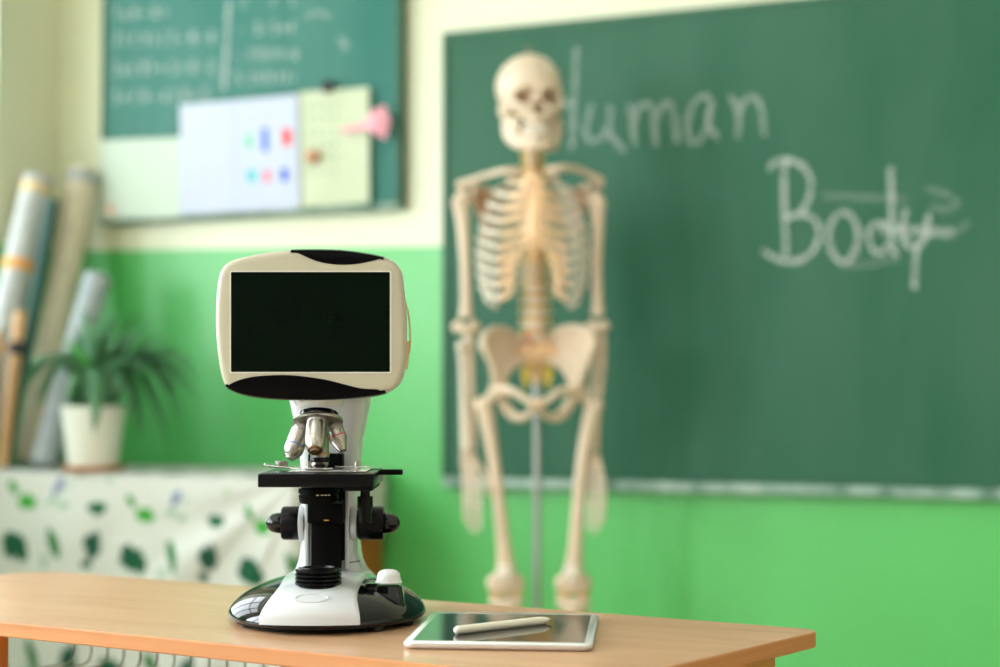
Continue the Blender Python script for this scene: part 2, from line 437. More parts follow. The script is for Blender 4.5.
HUMAN = [
 [(548, 58), (547, 104), (546, 152)], [(576.5, 47), (575, 80), (573.5, 115), (571.5, 150)], [(547, 106), (560, 104.5), (574, 104)],
 [(591.6, 104), (588, 117.6), (585.6, 130), (588, 139), (595, 141), (603, 136), (607, 128)],
 [(609.6, 105.6), (610.8, 118), (609, 128), (612, 137), (625, 152)],
 [(630, 104.4), (632.4, 120), (634.8, 145)],
 [(634.8, 124), (639.6, 108), (645.6, 103.2), (651.6, 108), (654, 124.8), (656, 146.4)],
 [(656, 122), (662.4, 106), (668.4, 102.7), (673.2, 110.4), (675.6, 127.2), (677, 143)],
 [(712.8, 102), (705.6, 96), (696, 100.8), (689, 115), (687.6, 132), (692.4, 142.8), (699.6, 140.4), (706.8, 127), (711, 108), (713, 101)],
 [(711, 106), (708.5, 118), (711.6, 129.6), (719, 139)],
 [(729.6, 94.8), (735.6, 105.6), (738.7, 122.4), (738, 138)],
 [(739, 117), (744, 102), (752.4, 97.2), (759.6, 103.2), (762.7, 117.6), (764.4, 135.6)]]
BODY = [
 [(784.8, 162), (784, 188), (785, 224), (786, 255)],
 [(768, 169), (776.4, 161.6), (790.8, 160.4), (804, 167.6), (811.2, 183), (807.6, 202), (799, 214)],
 [(787, 218), (800.4, 214.4), (813.6, 219), (819.6, 231), (814.8, 248), (804, 258.8), (788.4, 261.5), (774, 257.6), (763, 250)],
 [(832.8, 219), (843.6, 212), (853, 219), (859, 236), (853, 255), (842.4, 262.4), (831.6, 250.4), (828.7, 233.6), (832.8, 219)],
 [(889, 225), (875, 224), (868.8, 236), (872.4, 249), (881, 252.8), (889.2, 243)],
 [(890.4, 167), (891.6, 200), (891.6, 240.8), (896.4, 256)],
 [(906, 209.6), (902.4, 226.4), (906, 243), (915.6, 248), (925, 238.4), (928.8, 213)],
 [(918, 241), (915.6, 260), (914.4, 289)]]
SMUD = [[(822, 196), (860, 197), (906, 200)], [(841, 265), (870, 264), (898, 257)], [(925, 188), (945, 194), (961, 204)],
        [(951, 234), (960, 230), (968, 222)], [(930, 205), (945, 210), (958, 203)]]
SMUD2 = [[(880, 229), (915, 231), (952, 233)]]
JOBS = [('chalk_writing', HUMAN, .0150, 'chalk_faint', .0012), ('chalk_writing', BODY, .0145, 'chalk', .0012)] + [('chalk_smudge', [q], .02, 'smudge', .0009) for q in SMUD] + [('chalk_smudge', SMUD2, .03, 'chalk_faint', .0006)]
for nm, strokes, w, m, off in JOBS:
    bm = bmesh.new()
    for j, st in enumerate(strokes): stroke_mesh(bm, [on_wall(x, y, BN) for x, y in st], w, BN + off + j * .0001)
    o = obj(nm, bm, m, cb, smooth=False)
    if nm == 'chalk_writing': o['label'] = 'white chalk word ' + ('Human' if strokes is HUMAN else 'Body')

# ------------------------------------------------------------------ left chalkboard
BL = .03
s0, z0 = on_wall(101, 218, BL); s1, _ = on_wall(402, 206, BL)
z0 = on_wall(402, 207.5, BL)[1]; z1 = z0 + 1.05
lb = thing('chalkboard', 'green chalkboard in the corner with small sums, papers fixed along its lower edge', 'chalkboard', W(s0, z0, 0))
wbox('writing_surface', s0 + .01, s1 - .01, z0 + .012, z1 - .012, .004, BL, 'board_l', lb)
wbox('frame_side', s0, s0 + .012, z0, z1, .002, BL + .006, 'frame_dark', lb, .003)
wbox('frame_side', s1 - .014, s1, z0, z1, .002, BL + .012, 'frame_dark', lb, .003)
wbox('frame_top', s0, s1, z1 - .014, z1, .002, BL + .006, 'frame_dark', lb, .003)
wbox('frame_bottom', s0, s1, z0 - .004, z0 + .014, .002, BL + .012, 'tray', lb, .003)
GL = {  # small handwritten signs, unit box
 '3': [[(0, 1), (.6, 1), (.3, .6), (.7, .3), (.3, 0), (0, .1)]], '8': [[(.35, .5), (.05, .8), (.35, 1), (.65, .8), (.35, .5), (.05, .2), (.35, 0), (.65, .2), (.35, .5)]],
 '5': [[(.6, 1), (.1, 1), (.1, .6), (.6, .5), (.5, 0), (0, .1)]], '2': [[(0, .8), (.3, 1), (.6, .8), (0, 0), (.7, 0)]], '7': [[(0, 1), (.6, 1), (.2, 0)]],
 '1': [[(.1, .7), (.3, 1), (.3, 0)]], '9': [[(.6, .7), (.3, .5), (.1, .8), (.4, 1), (.6, .7), (.4, 0)]], '6': [[(.5, 1), (.1, .4), (.3, 0), (.6, .3), (.1, .4)]],
 'x': [[(0, .7), (.6, 0)], [(.6, .7), (0, 0)]], '-': [[(0, .45), (.6, .45)]], '=': [[(0, .6), (.6, .6)], [(0, .3), (.6, .3)]],
 '(': [[(.4, 1.1), (.1, .5), (.4, -.1)]], ')': [[(.1, 1.1), (.4, .5), (.1, -.1)]], '+': [[(0, .45), (.6, .45)], [(.3, .8), (.3, .1)]], ' ': []}
ROWS = [(112, 20, 13, '7x8-8=', 10), (113, 47, 14, '71(9)(5-8-8', 9.6), (111, 76, 14, '3x(8)+3=8-2', 9.8), (112, 104, 13, '3+(8-6)8=3', 10),
        (240, 8, 12, '3  7 1', 10), (238, 35, 12, '- 8-5=6', 8.6), (236, 61, 11, '- (3)(1)-8', 6.4), (236, 84, 11, '5 (9)(1)=', 6.9)]
for x, y, h, txt, adv in ROWS:
    bm = bmesh.new()
    for k, ch in enumerate(txt + ' '):
        if ch == ' ':
            if bm.faces: obj('chalk_sum', bm, 'chalk', lb, smooth=False); bm = bmesh.new()
            continue
        for st in GL[ch]:
            stroke_mesh(bm, [on_wall(x + k * adv + a * adv * .95, y - (k * adv) * .03 - b * h, BL) for a, b in st], .0075, BL + .0012, False)
    bm.free()
bm = bmesh.new(); stroke_mesh(bm, [on_wall(x, y, BL) for x, y in ((229, 0), (227, 40), (224, 90))], .016, BL + .0012); obj('chalk_line', bm, 'chalk', lb, smooth=False)
bm = bmesh.new()
stroke_mesh(bm, [on_wall(x, y, BL) for x, y in ((340, 38), (345, 44), (347, 50))], .022, BL + .0012)
obj('chalk_smudge', bm, 'chalk_faint', lb, smooth=False); bm = bmesh.new()
stroke_mesh(bm, [on_wall(x, y, BL) for x, y in ((306, 18), (318, 12), (330, 18))], .014, BL + .0014)
obj('chalk_smudge', bm, 'chalk_faint', lb, smooth=False)

# papers: printed colour patches in a colour attribute
def paper(name, corners, n, nu, nv, colf, label, cat, curl=.004):
    TL, TR, BR, BLc = [on_wall(x, y, n) for x, y in corners]
    bm = bmesh.new(); g = []; 
    for j in range(nv + 1):
        row = []
        for i in range(nu + 1):
            u, v = i / nu, j / nv
            s = (TL[0] * (1 - u) + TR[0] * u) * (1 - v) + (BLc[0] * (1 - u) + BR[0] * u) * v
            z = (TL[1] * (1 - u) + TR[1] * u) * (1 - v) + (BLc[1] * (1 - u) + BR[1] * u) * v
            row.append(bm.verts.new(W(s, z, n + curl * (math.sin(u * PI * 2) * .3 + v * v))))
        g.append(row)
    for j in range(nv):
        for i in range(nu): bm.faces.new((g[j][i], g[j][i + 1], g[j + 1][i + 1], g[j + 1][i]))
    me = bpy.data.meshes.new(name); bm.to_mesh(me); bm.free()
    ca = me.color_attributes.new('print', 'FLOAT_COLOR', 'POINT')
    k = 0
    for j in range(nv + 1):
        for i in range(nu + 1): ca.data[k].color = (*colf(i / nu, j / nv), 1); k += 1
    o = obj(name, me, 'print', smooth=True)
    md = o.modifiers.new('thick', 'SOLIDIFY'); md.thickness = .0008; md.offset = 1
    return tag(o, label, cat)
def plain(c, spots=()):
    def f(u, v):
        for (x0, y0, x1, y1, q) in spots:
            if x0 <= u <= x1 and y0 <= v <= y1: return q
        return c
    return f
paper('paper_sheet', [(101, 140), (182, 137), (182, 218), (99, 220)], BL + .016, 24, 24, plain((.58, .68, .58), [(.12, .82, .2, .92, (.75, .42, .28))]),
      'plain pale green sheet at the lower left corner of the small chalkboard', 'paper')
px = lambda x: (x - 180) / 119.0
def chart(u, v):
    x, y = 180 + u * 119, 104 + v * 112 - u * 9
    for cx, cy, hw, hh, q in ((250, 141, 3.5, 7, (.22, .62, .42)), (266, 139.5, 2.8, 11.5, (.04, .16, .60)), (287, 137, 3.8, 8.5, (.80, .05, .05)),
                              (252, 175.5, 4.2, 6, (.12, .55, .62)), (267, 176, 3.2, 5.5, (.80, .15, .25)), (284, 174, 4, 6, (.03, .10, .60))):
        if abs(x - cx) < hw and abs(y - cy) < hh: return q
    if abs(x - 236) < .8: return (.42, .48, .62)
    return (.56, .60, .72)
paper('printed_chart', [(180, 105), (298, 94), (301, 209), (181, 215)], BL + .021, 100, 90, chart,
      'wide bluish white chart with green, blue and red bars pinned on the small chalkboard', 'chart')
def dots(u, v):
    if .12 < u < .55 and .12 < v < .75 and (int(u * 40) % 5) < 2 and (int(v * 44) % 5) < 2: return (.36, .45, .32)
    return (.58, .64, .46)
paper('paper_sheet', [(299, 92), (369, 87), (370, 203), (301, 208)], BL + .016, 60, 66, dots,
      'cream sheet with faint dotted print under a black magnet, rightmost of the papers', 'paper')
p = W(*on_wall(327, 86, BL + .025), BL + .018)
bm = bmesh.new(); add_lathe(bm, [(.017, 0), (.018, .004), (.016, .012), (.010, .016)], p, N, 20); tag(obj('magnet', bm, 'magnet'), 'round black magnet at the top edge of the cream sheet', 'magnet')
# pink crepe tassel like a little hand
t = thing('paper_tassel', 'pink paper tassel hanging over the right edge of the cream sheet', 'decoration', W(*on_wall(370, 124, BL + .03), BL + .03))
c = on_wall(366, 125, BL + .03)
bm = bmesh.new()
for k in range(7):
    e = on_wall(391 - abs(k - 3) * 1.5, 107 + k * 5.2, BL + .03)
    m_ = ((c[0] + e[0]) / 2, (c[1] + e[1]) / 2 + .004)
    add_tube(bm, [W(c[0], c[1], BL + .028), W(*m_, BL + .042), W(*e, BL + .034)], [.006, .010, .006], 8, flat=(N, .5))
obj('fringe', bm, 'pink', t)
bm = bmesh.new(); e = on_wall(338, 130, BL + .03)
add_tube(bm, [W(c[0], c[1], BL + .029), W((c[0] + e[0]) / 2, (c[1] + e[1]) / 2 - .004, BL + .027), W(*e, BL + .024)], [.009, .008, .004], 8, flat=(N, .3)); obj('stem', bm, 'pink', t)
p = W(*on_wall(313, 157, BL + .025), BL + .026)
bm = bmesh.new(); add_ball(bm, p, (.022, .012, .020)); add_ball(bm, p + U * -.012 + V((0, 0, .014)), .008); add_ball(bm, p + U * .014 + V((0, 0, .012)), .008); add_ball(bm, p + N * .010 + V((0, 0, -.004)), .009)
tag(obj('clay_figure', blob(bm, .002, 2), 'brownlump'), 'small brown clay figure magnet on the cream sheet', 'magnet')

# ------------------------------------------------------------------ cabinet with cloth
CN = .478; CZ = .80
sr, _ = on_wall(386, 500, .0)
sl = sK + .02
cabt = thing('cabinet', 'orange wooden cabinet against the wall, mostly hidden by a printed cloth', 'cabinet', W(sr, 0, CN / 2))
wbox('body', sl, sr, .06, CZ - .03, .02, CN - .012, 'cab_wood', cabt, .002)
wbox('top_panel', sl, sr + .0, CZ - .03, CZ - .004, .02, CN, 'cab_wood', cabt, .004)
wbox('plinth', sl + .02, sr - .02, .0, .06, .04, CN - .05, 'cab_wood', cabt)
# cloth print elements, measured on the front plane
ELE = [(62, 486, 4, 9, -35, (.20, .22, .38)), (56, 500, 6, 4, 20, (.35, .5, .36)), (68, 505, 5, 3.5, 0, (.32, .48, .34)), (72, 487, 5, 2.5, 60, (.45, .55, .45)),
       (101, 508, 9, 6, 0, (.02, .12, .06)), (134, 500, 3.6, 8, 35, (.04, .26, .04)), (148, 514, 9.5, 7, -5, (.06, .34, .05)),
       (60, 543, 5, 15, 28, (.03, .17, .04)), (97, 545, 8, 11, 0, (.02, .09, .06)), (102, 536, 3, 6, 0, (.02, .09, .06)), (91, 564, 4.5, 4.5, 0, (.02, .10, .07)),
       (136, 558, 12, 11, 0, (.015, .10, .05)), (131, 552, 7, 7, 0, (.015, .09, .05)), (143, 565, 7, 8, 0, (.02, .13, .05)),
       (112, 480, 3, 5, 10, (.45, .55, .42)), (166, 575, 3, 7, 0, (.40, .5, .42)), (52, 560, 3, 6, -10, (.42, .52, .42))]
EL = []
for (x, y, rx, ry, ang, c) in ELE:
    for i in range(-2, 4):
        for j in range(-1, 4):
            X, Y = x + i * 118 + j * -22, y + i * 12.5 + j * 112
            s, z = on_wall(X, Y, CN); s2, _ = on_wall(X + 10, Y, CN); k = (s2 - s) / 10
            EL.append((s, z, rx * k, ry * k * .93, math.radians(ang), c))
def cloth_col(s, z):
    for (cs, cz, rx, ry, a, c) in EL:
        dx, dz = s - cs, z - cz
        if abs(dx) > .06 or abs(dz) > .06: continue
        u = dx * math.cos(a) + dz * math.sin(a); v = -dx * math.sin(a) + dz * math.cos(a)
        if (u / rx) ** 2 + (v / ry) ** 2 < 1 + .7 * noise.noise(V((s * 60, z * 60, 0))): return c
    return (.63, .64, .60)
# perimeter: front from left to corner, then right side to the wall
bm = bmesh.new(); cols = []
Lf = sr - sl; NP = 330; per = Lf + CN - .03
grid = []; NV = 110
for i in range(NP + 1):
    p = per * i / NP
    side = p > Lf; q = p - Lf
    hem = .14 if p < Lf - .04 else (.645 if q > .03 else .14 + (.645 - .14) * (p - Lf + .04) / .07)
    hem += .006 * math.sin(p * 31)
    col = []
    for j in range(NV + 1):
        drop = (CZ - hem) * j / NV
        z = CZ + .003 - drop
        fold = min(1, drop / .18)
        # loose folds, running down and away from the corner
        d = max(0, (Lf - p)) if not side else q * .5
        w = .010 * fold * math.sin((p * 17 + drop * 2.5)) + .016 * fold * math.exp(-(d / .45) ** 2) * math.sin(math.atan2(drop, d + .02) * 13)
        out = .006 + .020 * fold * .5 + max(-.004, w) + (.003 if j else 0)
        if not side: P = W(sl + p, z, CN + out)
        else: P = W(sr + out, z, CN - q)
        if abs(p - Lf) < .03 :
            cdir = (U + N).normalized(); P = P + cdir * .004
        col.append(bm.verts.new(P)); cols.append(cloth_col(sl + p, z))
    grid.append(col)
for i in range(NP):
    for j in range(NV): bm.faces.new((grid[i][j], grid[i + 1][j], grid[i + 1][j + 1], grid[i][j + 1]))
# top sheet
NT = 60; NU = 200; tg = []
for i in range(NU + 1):
    row = []
    for j in range(NT + 1):
        s = sl + (Lf + .006) * i / NU; n = .01 + (CN + .0) * j / NT
        row.append(bm.verts.new(W(s, CZ + .003 + .0015 * math.sin(s * 23) * math.sin(n * 31), n))); cols.append(cloth_col(s, CZ + (CN - n)))
    tg.append(row)
for i in range(NU):
    for j in range(NT): bm.faces.new((tg[i][j], tg[i][j + 1], tg[i + 1][j + 1], tg[i + 1][j]))
me = bpy.data.meshes.new('tablecloth'); bm.to_mesh(me); bm.free()
ca = me.color_attributes.new('print', 'FLOAT_COLOR', 'POINT')
for k, c in enumerate(cols): ca.data[k].color = (*c, 1)
o = obj('tablecloth', me, 'cloth'); tag(o, 'off-white cloth printed with green leaves and purple flowers over the cabinet', 'tablecloth')
md = o.modifiers.new('thick', 'SOLIDIFY'); md.thickness = .0015; md.offset = 0
TOPZ = CZ + .006

# ------------------------------------------------------------------ rolled maps and charts in the corner
def roll(name, a, b, r, m, label, cat, ends=None, bands=(), hollow=True, group=None):
    d = (b - a); L = d.length; dn = d.normalized()
    t = thing(name, label, cat, a)
    bm = bmesh.new()
    pr = [(r * .93, 0), (r, .002), (r, L - .002), (r * .97, L)]
    if hollow: pr += [(r * .82, L), (r * .80, L - .03), (r * .5, L - .03), (r * .5, L - .004), (r * .42, L - .004), (r * .40, L - .04)]
    add_lathe(bm, pr, a, dn, 28); obj('sheet_roll', bm, m, t)
    for (f0, f1, mm, nm) in bands:
        bm = bmesh.new(); add_lathe(bm, [(r * 1.0, L * f0), (r * 1.03, L * f0 + .001), (r * 1.03, L * f1 - .001), (r * 1.0, L * f1)], a, dn, 28); obj(nm, bm, mm, t)
    return t
def at(px_, py_, Y): return on_y(px_, py_, Y)
def foot(px_, Y, r=0.): q = on_y(px_, 470, Y); q.z = TOPZ + r; return q
a = foot(-26, 4.30, .012); b = at(39, 178, 4.47)
roll('map_roll', a, b, .043, 'paper_map', 'thick pale rolled wall map with an orange strap, leftmost in the corner', 'map', bands=((.66, .70, 'orange_pl', 'strap'), (.38, .40, 'orange_pl', 'strap'), (.94, .97, 'tan_pl', 'strap')))
a = foot(4, 4.30, .006); b = at(54, 200, 4.40)
bm = bmesh.new(); add_tube(bm, [a, b], .0155, 12, smooth=False); 
for k in range(26):
    q = a.lerp(b, .3 + .68 * k / 25); add_lathe(bm, [(.0175, 0), (.018, .004), (.0175, .008)], q, (b - a), 10)
tag(obj('chart_rod', bm, 'teal_dark'), 'thin dark teal ribbed rod between the thick map and the cream chart', 'rod')
a = foot(30, 4.40, .012); b = at(84, 170, 4.56)
roll('chart_roll', a, b, .043, 'paper_map2', 'tall cream rolled chart with small dark print, right of the dark rod', 'chart', bands=((.95, .985, 'paper_grey', 'strap'),))
a = foot(44, 4.25, .012); b = at(98, 276, 4.38)
roll('paper_roll', a, b, .037, 'paper_grey', 'short grey-white roll of paper leaning behind the potted plant', 'paper roll')
a = foot(2, 4.20, .006); b = at(21, 312, 4.27)
t = thing('pointer_stick', 'short wooden stick with a dark collar in front of the rolled maps', 'stick', a)
bm = bmesh.new(); add_tube(bm, [a, a.lerp(b, .5), b], [.014, .016, .018], 14, smooth=False); obj('shaft', bm, 'stick', t)
bm = bmesh.new(); add_lathe(bm, [(.017, .0), (.021, .004), (.022, .03), (.018, .034)], a.lerp(b, .72), b - a, 16); obj('collar', bm, 'rubber', t)
a = foot(-14, 4.17, .006); b = at(-2, 330, 4.2)
bm = bmesh.new(); add_tube(bm, [a, a.lerp(b, .5), b], [.012, .016, .012], 12); tag(obj('wooden_rod', bm, 'stick'), 'wooden rod at the far left edge, partly out of frame', 'rod')

# ------------------------------------------------------------------ potted plant
pc = on_y(93, 470, 4.12); pc.z = TOPZ
plant = thing('potted_plant', 'leafy spider-like plant in a cream pot on the cloth-covered cabinet', 'plant', pc)
sc = 4.12 / 1600
bm = bmesh.new(); add_lathe(bm, [(.05, 0), (.075, .002), (.083, .016), (.079, .016), (.07, .007), (.02, .006)], pc, seg=40); obj('saucer', bm, 'terracotta', plant)
bm = bmesh.new(); add_lathe(bm, [(.058, .007), (.062, .010), (.076, .120), (.083, .160), (.084, .168), (.079, .168), (.072, .15), (.03, .149)], pc, seg=48); obj('pot', bm, 'pot', plant)
bm = bmesh.new(); add_lathe(bm, [(.060, .13), (.073, .150), (.05, .156), (.01, .158)], pc, seg=32); obj('soil', bm, 'soil', plant)
def leaf(bm, base, tip, lift, w, seg=9):
    base, tip = V(base), V(tip); out = V(((tip - base).x, (tip - base).y, 0)); L = (tip - base).length
    mid = base.lerp(tip, .45) + V((0, 0, lift))
    pts = catmull([base, base.lerp(mid, .5) + V((0, 0, lift * .35)), mid, mid.lerp(tip, .55) + V((0, 0, lift * .25)), tip], 3)
    rows = []
    for i, p in enumerate(pts):
        t = i / (len(pts) - 1); d = (pts[min(i + 1, len(pts) - 1)] - pts[max(0, i - 1)]).normalized()
        sd = d.cross(V((0, 0, 1))); sd = sd.normalized() if sd.length > .05 else V((1, 0, 0))
        up = sd.cross(d).normalized(); ww = w * (math.sin(PI * min(1, (t * .93 + .07))) ** .6) * (1 - .25 * t)
        rows.append([bm.verts.new(p + sd * ww + up * ww * .35), bm.verts.new(p), bm.verts.new(p - sd * ww + up * ww * .35)])
    for a_, b_ in zip(rows, rows[1:]):
        for k in (0, 1): bm.faces.new((a_[k], a_[k + 1], b_[k + 1], b_[k]))
top = pc + V((0, 0, .155))
rr = random.Random(5)
TIPS = [(20, 402), (34, 380), (48, 358), (30, 420), (60, 340), (72, 330), (82, 318), (96, 322), (108, 330), (120, 345), (128, 338), (140, 330), (152, 322), (160, 335),
        (172, 340), (182, 352), (192, 362), (198, 380), (200, 405), (188, 425), (178, 415), (168, 445), (190, 395), (150, 400), (158, 430), (140, 440), (132, 415),
        (98, 425), (92, 408), (70, 400), (62, 415), (84, 380), (120, 395), (112, 372), (75, 362), (104, 350), (145, 372), (165, 380), (175, 372), (55, 388), (88, 350),
        (128, 372), (150, 352), (66, 376), (184, 440), (136, 390), (100, 392), (178, 395)]
TIPS += [(rr.gauss(118, 38), rr.gauss(372, 26)) for _ in range(26)] + [(18, 392), (40, 408), (56, 352), (194, 372), (176, 398), (162, 412), (148, 425), (30, 366)]
for i, (x, y) in enumerate(TIPS):
    tip = on_y(x, y, 4.12 + rr.uniform(-.16, .16))
    base = top + V((rr.uniform(-.03, .03) + (.02 if x > 110 else -.01), rr.uniform(-.03, .03), 0))
    bm = bmesh.new(); lift = .03 + max(0, (y - 350)) * .0011 + abs(x - 100) * .0004
    leaf(bm, base, tip, lift, rr.uniform(.015, .023))
    o = obj('leaf', bm, 'leaf2' if i in (4, 34, 29) else 'leaf', plant); md = o.modifiers.new('t', 'SOLIDIFY'); md.thickness = .001

# ------------------------------------------------------------------ anatomical skeleton
DS = 3.64
def SK(x, y, d=0.): return on_y(x, y, DS + d)
PXM = DS / 1600
skc = SK(535, 400)
skel = thing('anatomical_skeleton', 'life-size plastic human skeleton hanging in front of the large chalkboard', 'skeleton', (skc.x, skc.y, .1))
# skull
C0 = SK(531.5, 99, -.01); RZ = Matrix.Rotation(math.radians(13), 4, 'Z')
def H_(x, y, z): return C0 + RZ @ V((x, y, z))
bm = bmesh.new()
add_ball(bm, H_(0, .03, .034), (.075, .092, .074), 3, RZ)
add_ball(bm, H_(0, -.020, .026), (.063, .052, .055), 3, RZ)      # forehead
add_tube(bm, [H_(-.052, -.046, .012), H_(-.028, -.066, .018), H_(0, -.070, .014), H_(.028, -.066, .018), H_(.052, -.046, .012)], [.010, .009, .009, .009, .010], 8)
for s in (-1, 1):
    add_tube(bm, [H_(.053 * s, -.040, -.026), H_(.064 * s, -.010, -.024), H_(.066 * s, .025, -.016)], [.010, .007, .008], 8)
    add_tube(bm, [H_(.052 * s, -.046, -.024), H_(.055 * s, -.044, -.006), H_(.052 * s, -.044, .012)], [.010, .008, .009], 8)
    add_tube(bm, [H_(.052 * s, -.048, -.026), H_(.034 * s, -.062, -.030), H_(.014 * s, -.070, -.030)], [.012, .012, .010], 8)
    add_ball(bm, H_(.058 * s, .03, -.022), (.014, .018, .022), 2, RZ)     # mastoid
    add_ball(bm, H_(.024 * s, -.052, -.040), (.020, .022, .022), 2, RZ)
add_ball(bm, H_(0, -.052, -.052), (.032, .030, .022), 3, RZ)     # upper jaw
add_tube(bm, [H_(0, -.066, .016), H_(0, -.074, .0), H_(0, -.080, -.008)], [.009, .007, .005], 8)
add_ball(bm, H_(0, -.02, -.02), (.045, .045, .038), 2, RZ)
HOLES = [((-.030, -.070, -.006), (.0215, .050, .0190)), ((.030, -.070, -.006), (.0215, .050, .0190)), ((0, -.075, -.034), (.0130, .038, .0165))]
skull = obj('skull', blob(bm, .0026, 2, HOLES, Matrix.Translation(C0) @ RZ), 'bone', skel)
bm = bmesh.new()
for s in (-1, 1):
    add_tube(bm, [H_(.055 * s, .000, -.030), H_(.054 * s, -.006, -.062), H_(.050 * s, -.014, -.088), H_(.036 * s, -.046, -.108), H_(.014 * s, -.074, -.114), H_(0, -.078, -.115)], [.010, .018, .018, .015, .013, .013], 12, flat=(V((0, 0, 1)), 1.25))
    add_ball(bm, H_(.046 * s, -.030, -.070), (.012, .022, .026), 2, RZ)
add_ball(bm, H_(0, -.078, -.117), (.018, .010, .011), 2, RZ)
add_ball(bm, H_(0, -.055, -.103), (.036, .022, .014), 2, RZ)
obj('jaw', blob(bm, .0028, 2), 'bone', skel)
bm = bmesh.new()
for lev, zc, rad in ((0, -.076, 1.0), (1, -.0895, .98)):
    for k in range(14):
        a = math.radians(-78 + 156 * k / 13)
        x, y = .031 * math.sin(a) * rad, -.036 - .046 * math.cos(a) * rad
        add_box(bm, H_(x, y, zc), (.0066, .007, .014), .0018, 1, R=Matrix.Rotation(math.radians(13) + a, 4, 'Z'))
obj('teeth', bm, 'bone_white', skel)
bm = bmesh.new(); add_lathe(bm, [(.006, 0), (.007, .003), (.003, .006), (.003, .016), (.006, .018), (.001, .021)], H_(0, .03, .105), seg=14); obj('hook', bm, 'brass', skel)
# spine
def vert(c, r, h, wide, spin, m, name):
    bm = bmesh.new()
    add_lathe(bm, [(r * .9, -h / 2), (r, -h / 2 + .001), (r * .86, 0), (r, h / 2 - .001), (r * .9, h / 2)], c, seg=16, sy=.8)
    for s in (-1, 1): add_tube(bm, [c + V((.3 * r * s, r * .8, 0)), c + V((wide * .6 * s, r * 1.15, .002)), c + V((wide * s, r * 1.3, .001))], [.006, .005, .006], 8)
    add_tube(bm, [c + V((0, r * .7, 0)), c + V((0, r + spin * .5, -.004)), c + V((0, r + spin, -spin * .45))], [.008, .006, .006], 8, flat=(V((0, 0, 1)), 1.3))
    return obj(name, bm, m, skel)
ys = []
for k in range(7): ys.append((531 + k * .3, 126 + k * 6.2, .03 + .002 * k, .0115 + .0006 * k, .0095, .024, .022))
for k in range(12): ys.append((533.2 + k * .16, 171 + k * 9.7, .050 + .025 * math.sin(k / 11 * PI), .0130 + .0007 * k, .0135, .028, .035))
for k in range(5): ys.append((535.3 + k * .2, 288 + k * 12.2, .045 - .018 * math.sin((k + 1) / 6 * PI), .0225 + .0007 * k, .0165, .037, .03))
cen = []
for i, (x, y, d, r, h, wd, sp_) in enumerate(ys):
    c = SK(x, y, d); cen.append((c, r)); vert(c, r, h, wd, sp_, 'bone_tan' if 7 <= i < 17 else 'bone_white', 'vertebra')
for i in range(len(cen) - 1):
    (c, r), (c2, r2) = cen[i], cen[i + 1]
    g = (c - c2); m_ = (c + c2) / 2
    bm = bmesh.new(); hh = max(.003, g.length / 2 - (ys[i][4] + ys[i + 1][4]) / 4 + .0008)
    add_lathe(bm, [(r * .72, -hh), (r * .80, 0), (r * .72, hh)], m_, seg=14, sy=.8); obj('spinal_disc', bm, 'disc', skel)
    if i >= 1:
        for s in (-1, 1):
            bm = bmesh.new(); add_tube(bm, [m_ + V((.5 * r * s, r * .6, 0)), m_ + V(((r + .006) * s, r * .45, -.002)), m_ + V(((r + .012) * s, r * .3, -.007))], [.0035, .004, .002], 6)
            obj('nerve', bm, 'nerve', skel)
# sternum
bm = bmesh.new()
add_tube(bm, [SK(533, 177, -.070), SK(533, 186, -.078), SK(533.5, 196, -.085), SK(534, 215, -.092), SK(534, 235, -.094), SK(534, 246, -.090), SK(534, 254, -.085)], [.020, .022, .014, .016, .018, .011, .004], 12, flat=(V((0, 1, 0)), .35))
obj('sternum', bm, 'bone_tan', skel)
HW = [25, 38, 45, 49, 52, 54, 55, 55, 54, 52, 47, 38]
for i in range(1, 13):
    yb = 172 + 9.7 * (i - 1); hw = HW[i - 1]; dp = min(1, .62 + .07 * i)
    for s in (-1, 1):
        cx = 533
        lat = yb + 6 + 1.9 * i; yf = yb + 8 + 3.2 * i
        pts = [SK(cx + 4 * s, yb, .052 + .02 * math.sin(i / 12 * PI)), SK(cx + s * hw * .45, yb + 1.5, .105 * dp), SK(cx + s * hw * .85, yb + 4 + i, .075 * dp), SK(cx + s * hw, lat, .01),
               SK(cx + s * hw * .90, lat + (yf - lat) * .5, -.045 * dp), SK(cx + s * hw * .62, yf, -.078 * dp)]
        if i == 11: pts = pts[:5]
        if i == 12: pts = pts[:4]
        bm = bmesh.new(); add_tube(bm, pts, [.0050, .0055, .0058, .0058, .0056, .0052], 8, flat=(V((0, 0, 1)), 1.12)); obj('rib', bm, 'bone_white' if i > 1 else 'bone', skel)
        if i <= 10:
            e = pts[-1]
            if i <= 7: q = SK(534 + s * 6, 184 + 9.5 * (i - 1), -.086 - .001 * i); mm = SK(534 + s * (hw * .32), (yf * .45 + (184 + 9.5 * (i - 1)) * .55) + (3 if i > 4 else 0), -.088)
            else: q = SK(534 + s * (8 + 6 * (i - 7)), 250 + 8.5 * (i - 7), -.086); mm = SK(534 + s * (hw * .42), yf - 9, -.086)
            bm = bmesh.new(); add_tube(bm, [e, mm, q], [.0052, .0052, .0056], 8, flat=(V((0, 0, 1)), 1.3)); obj('rib_cartilage', bm, 'bone_tan', skel)
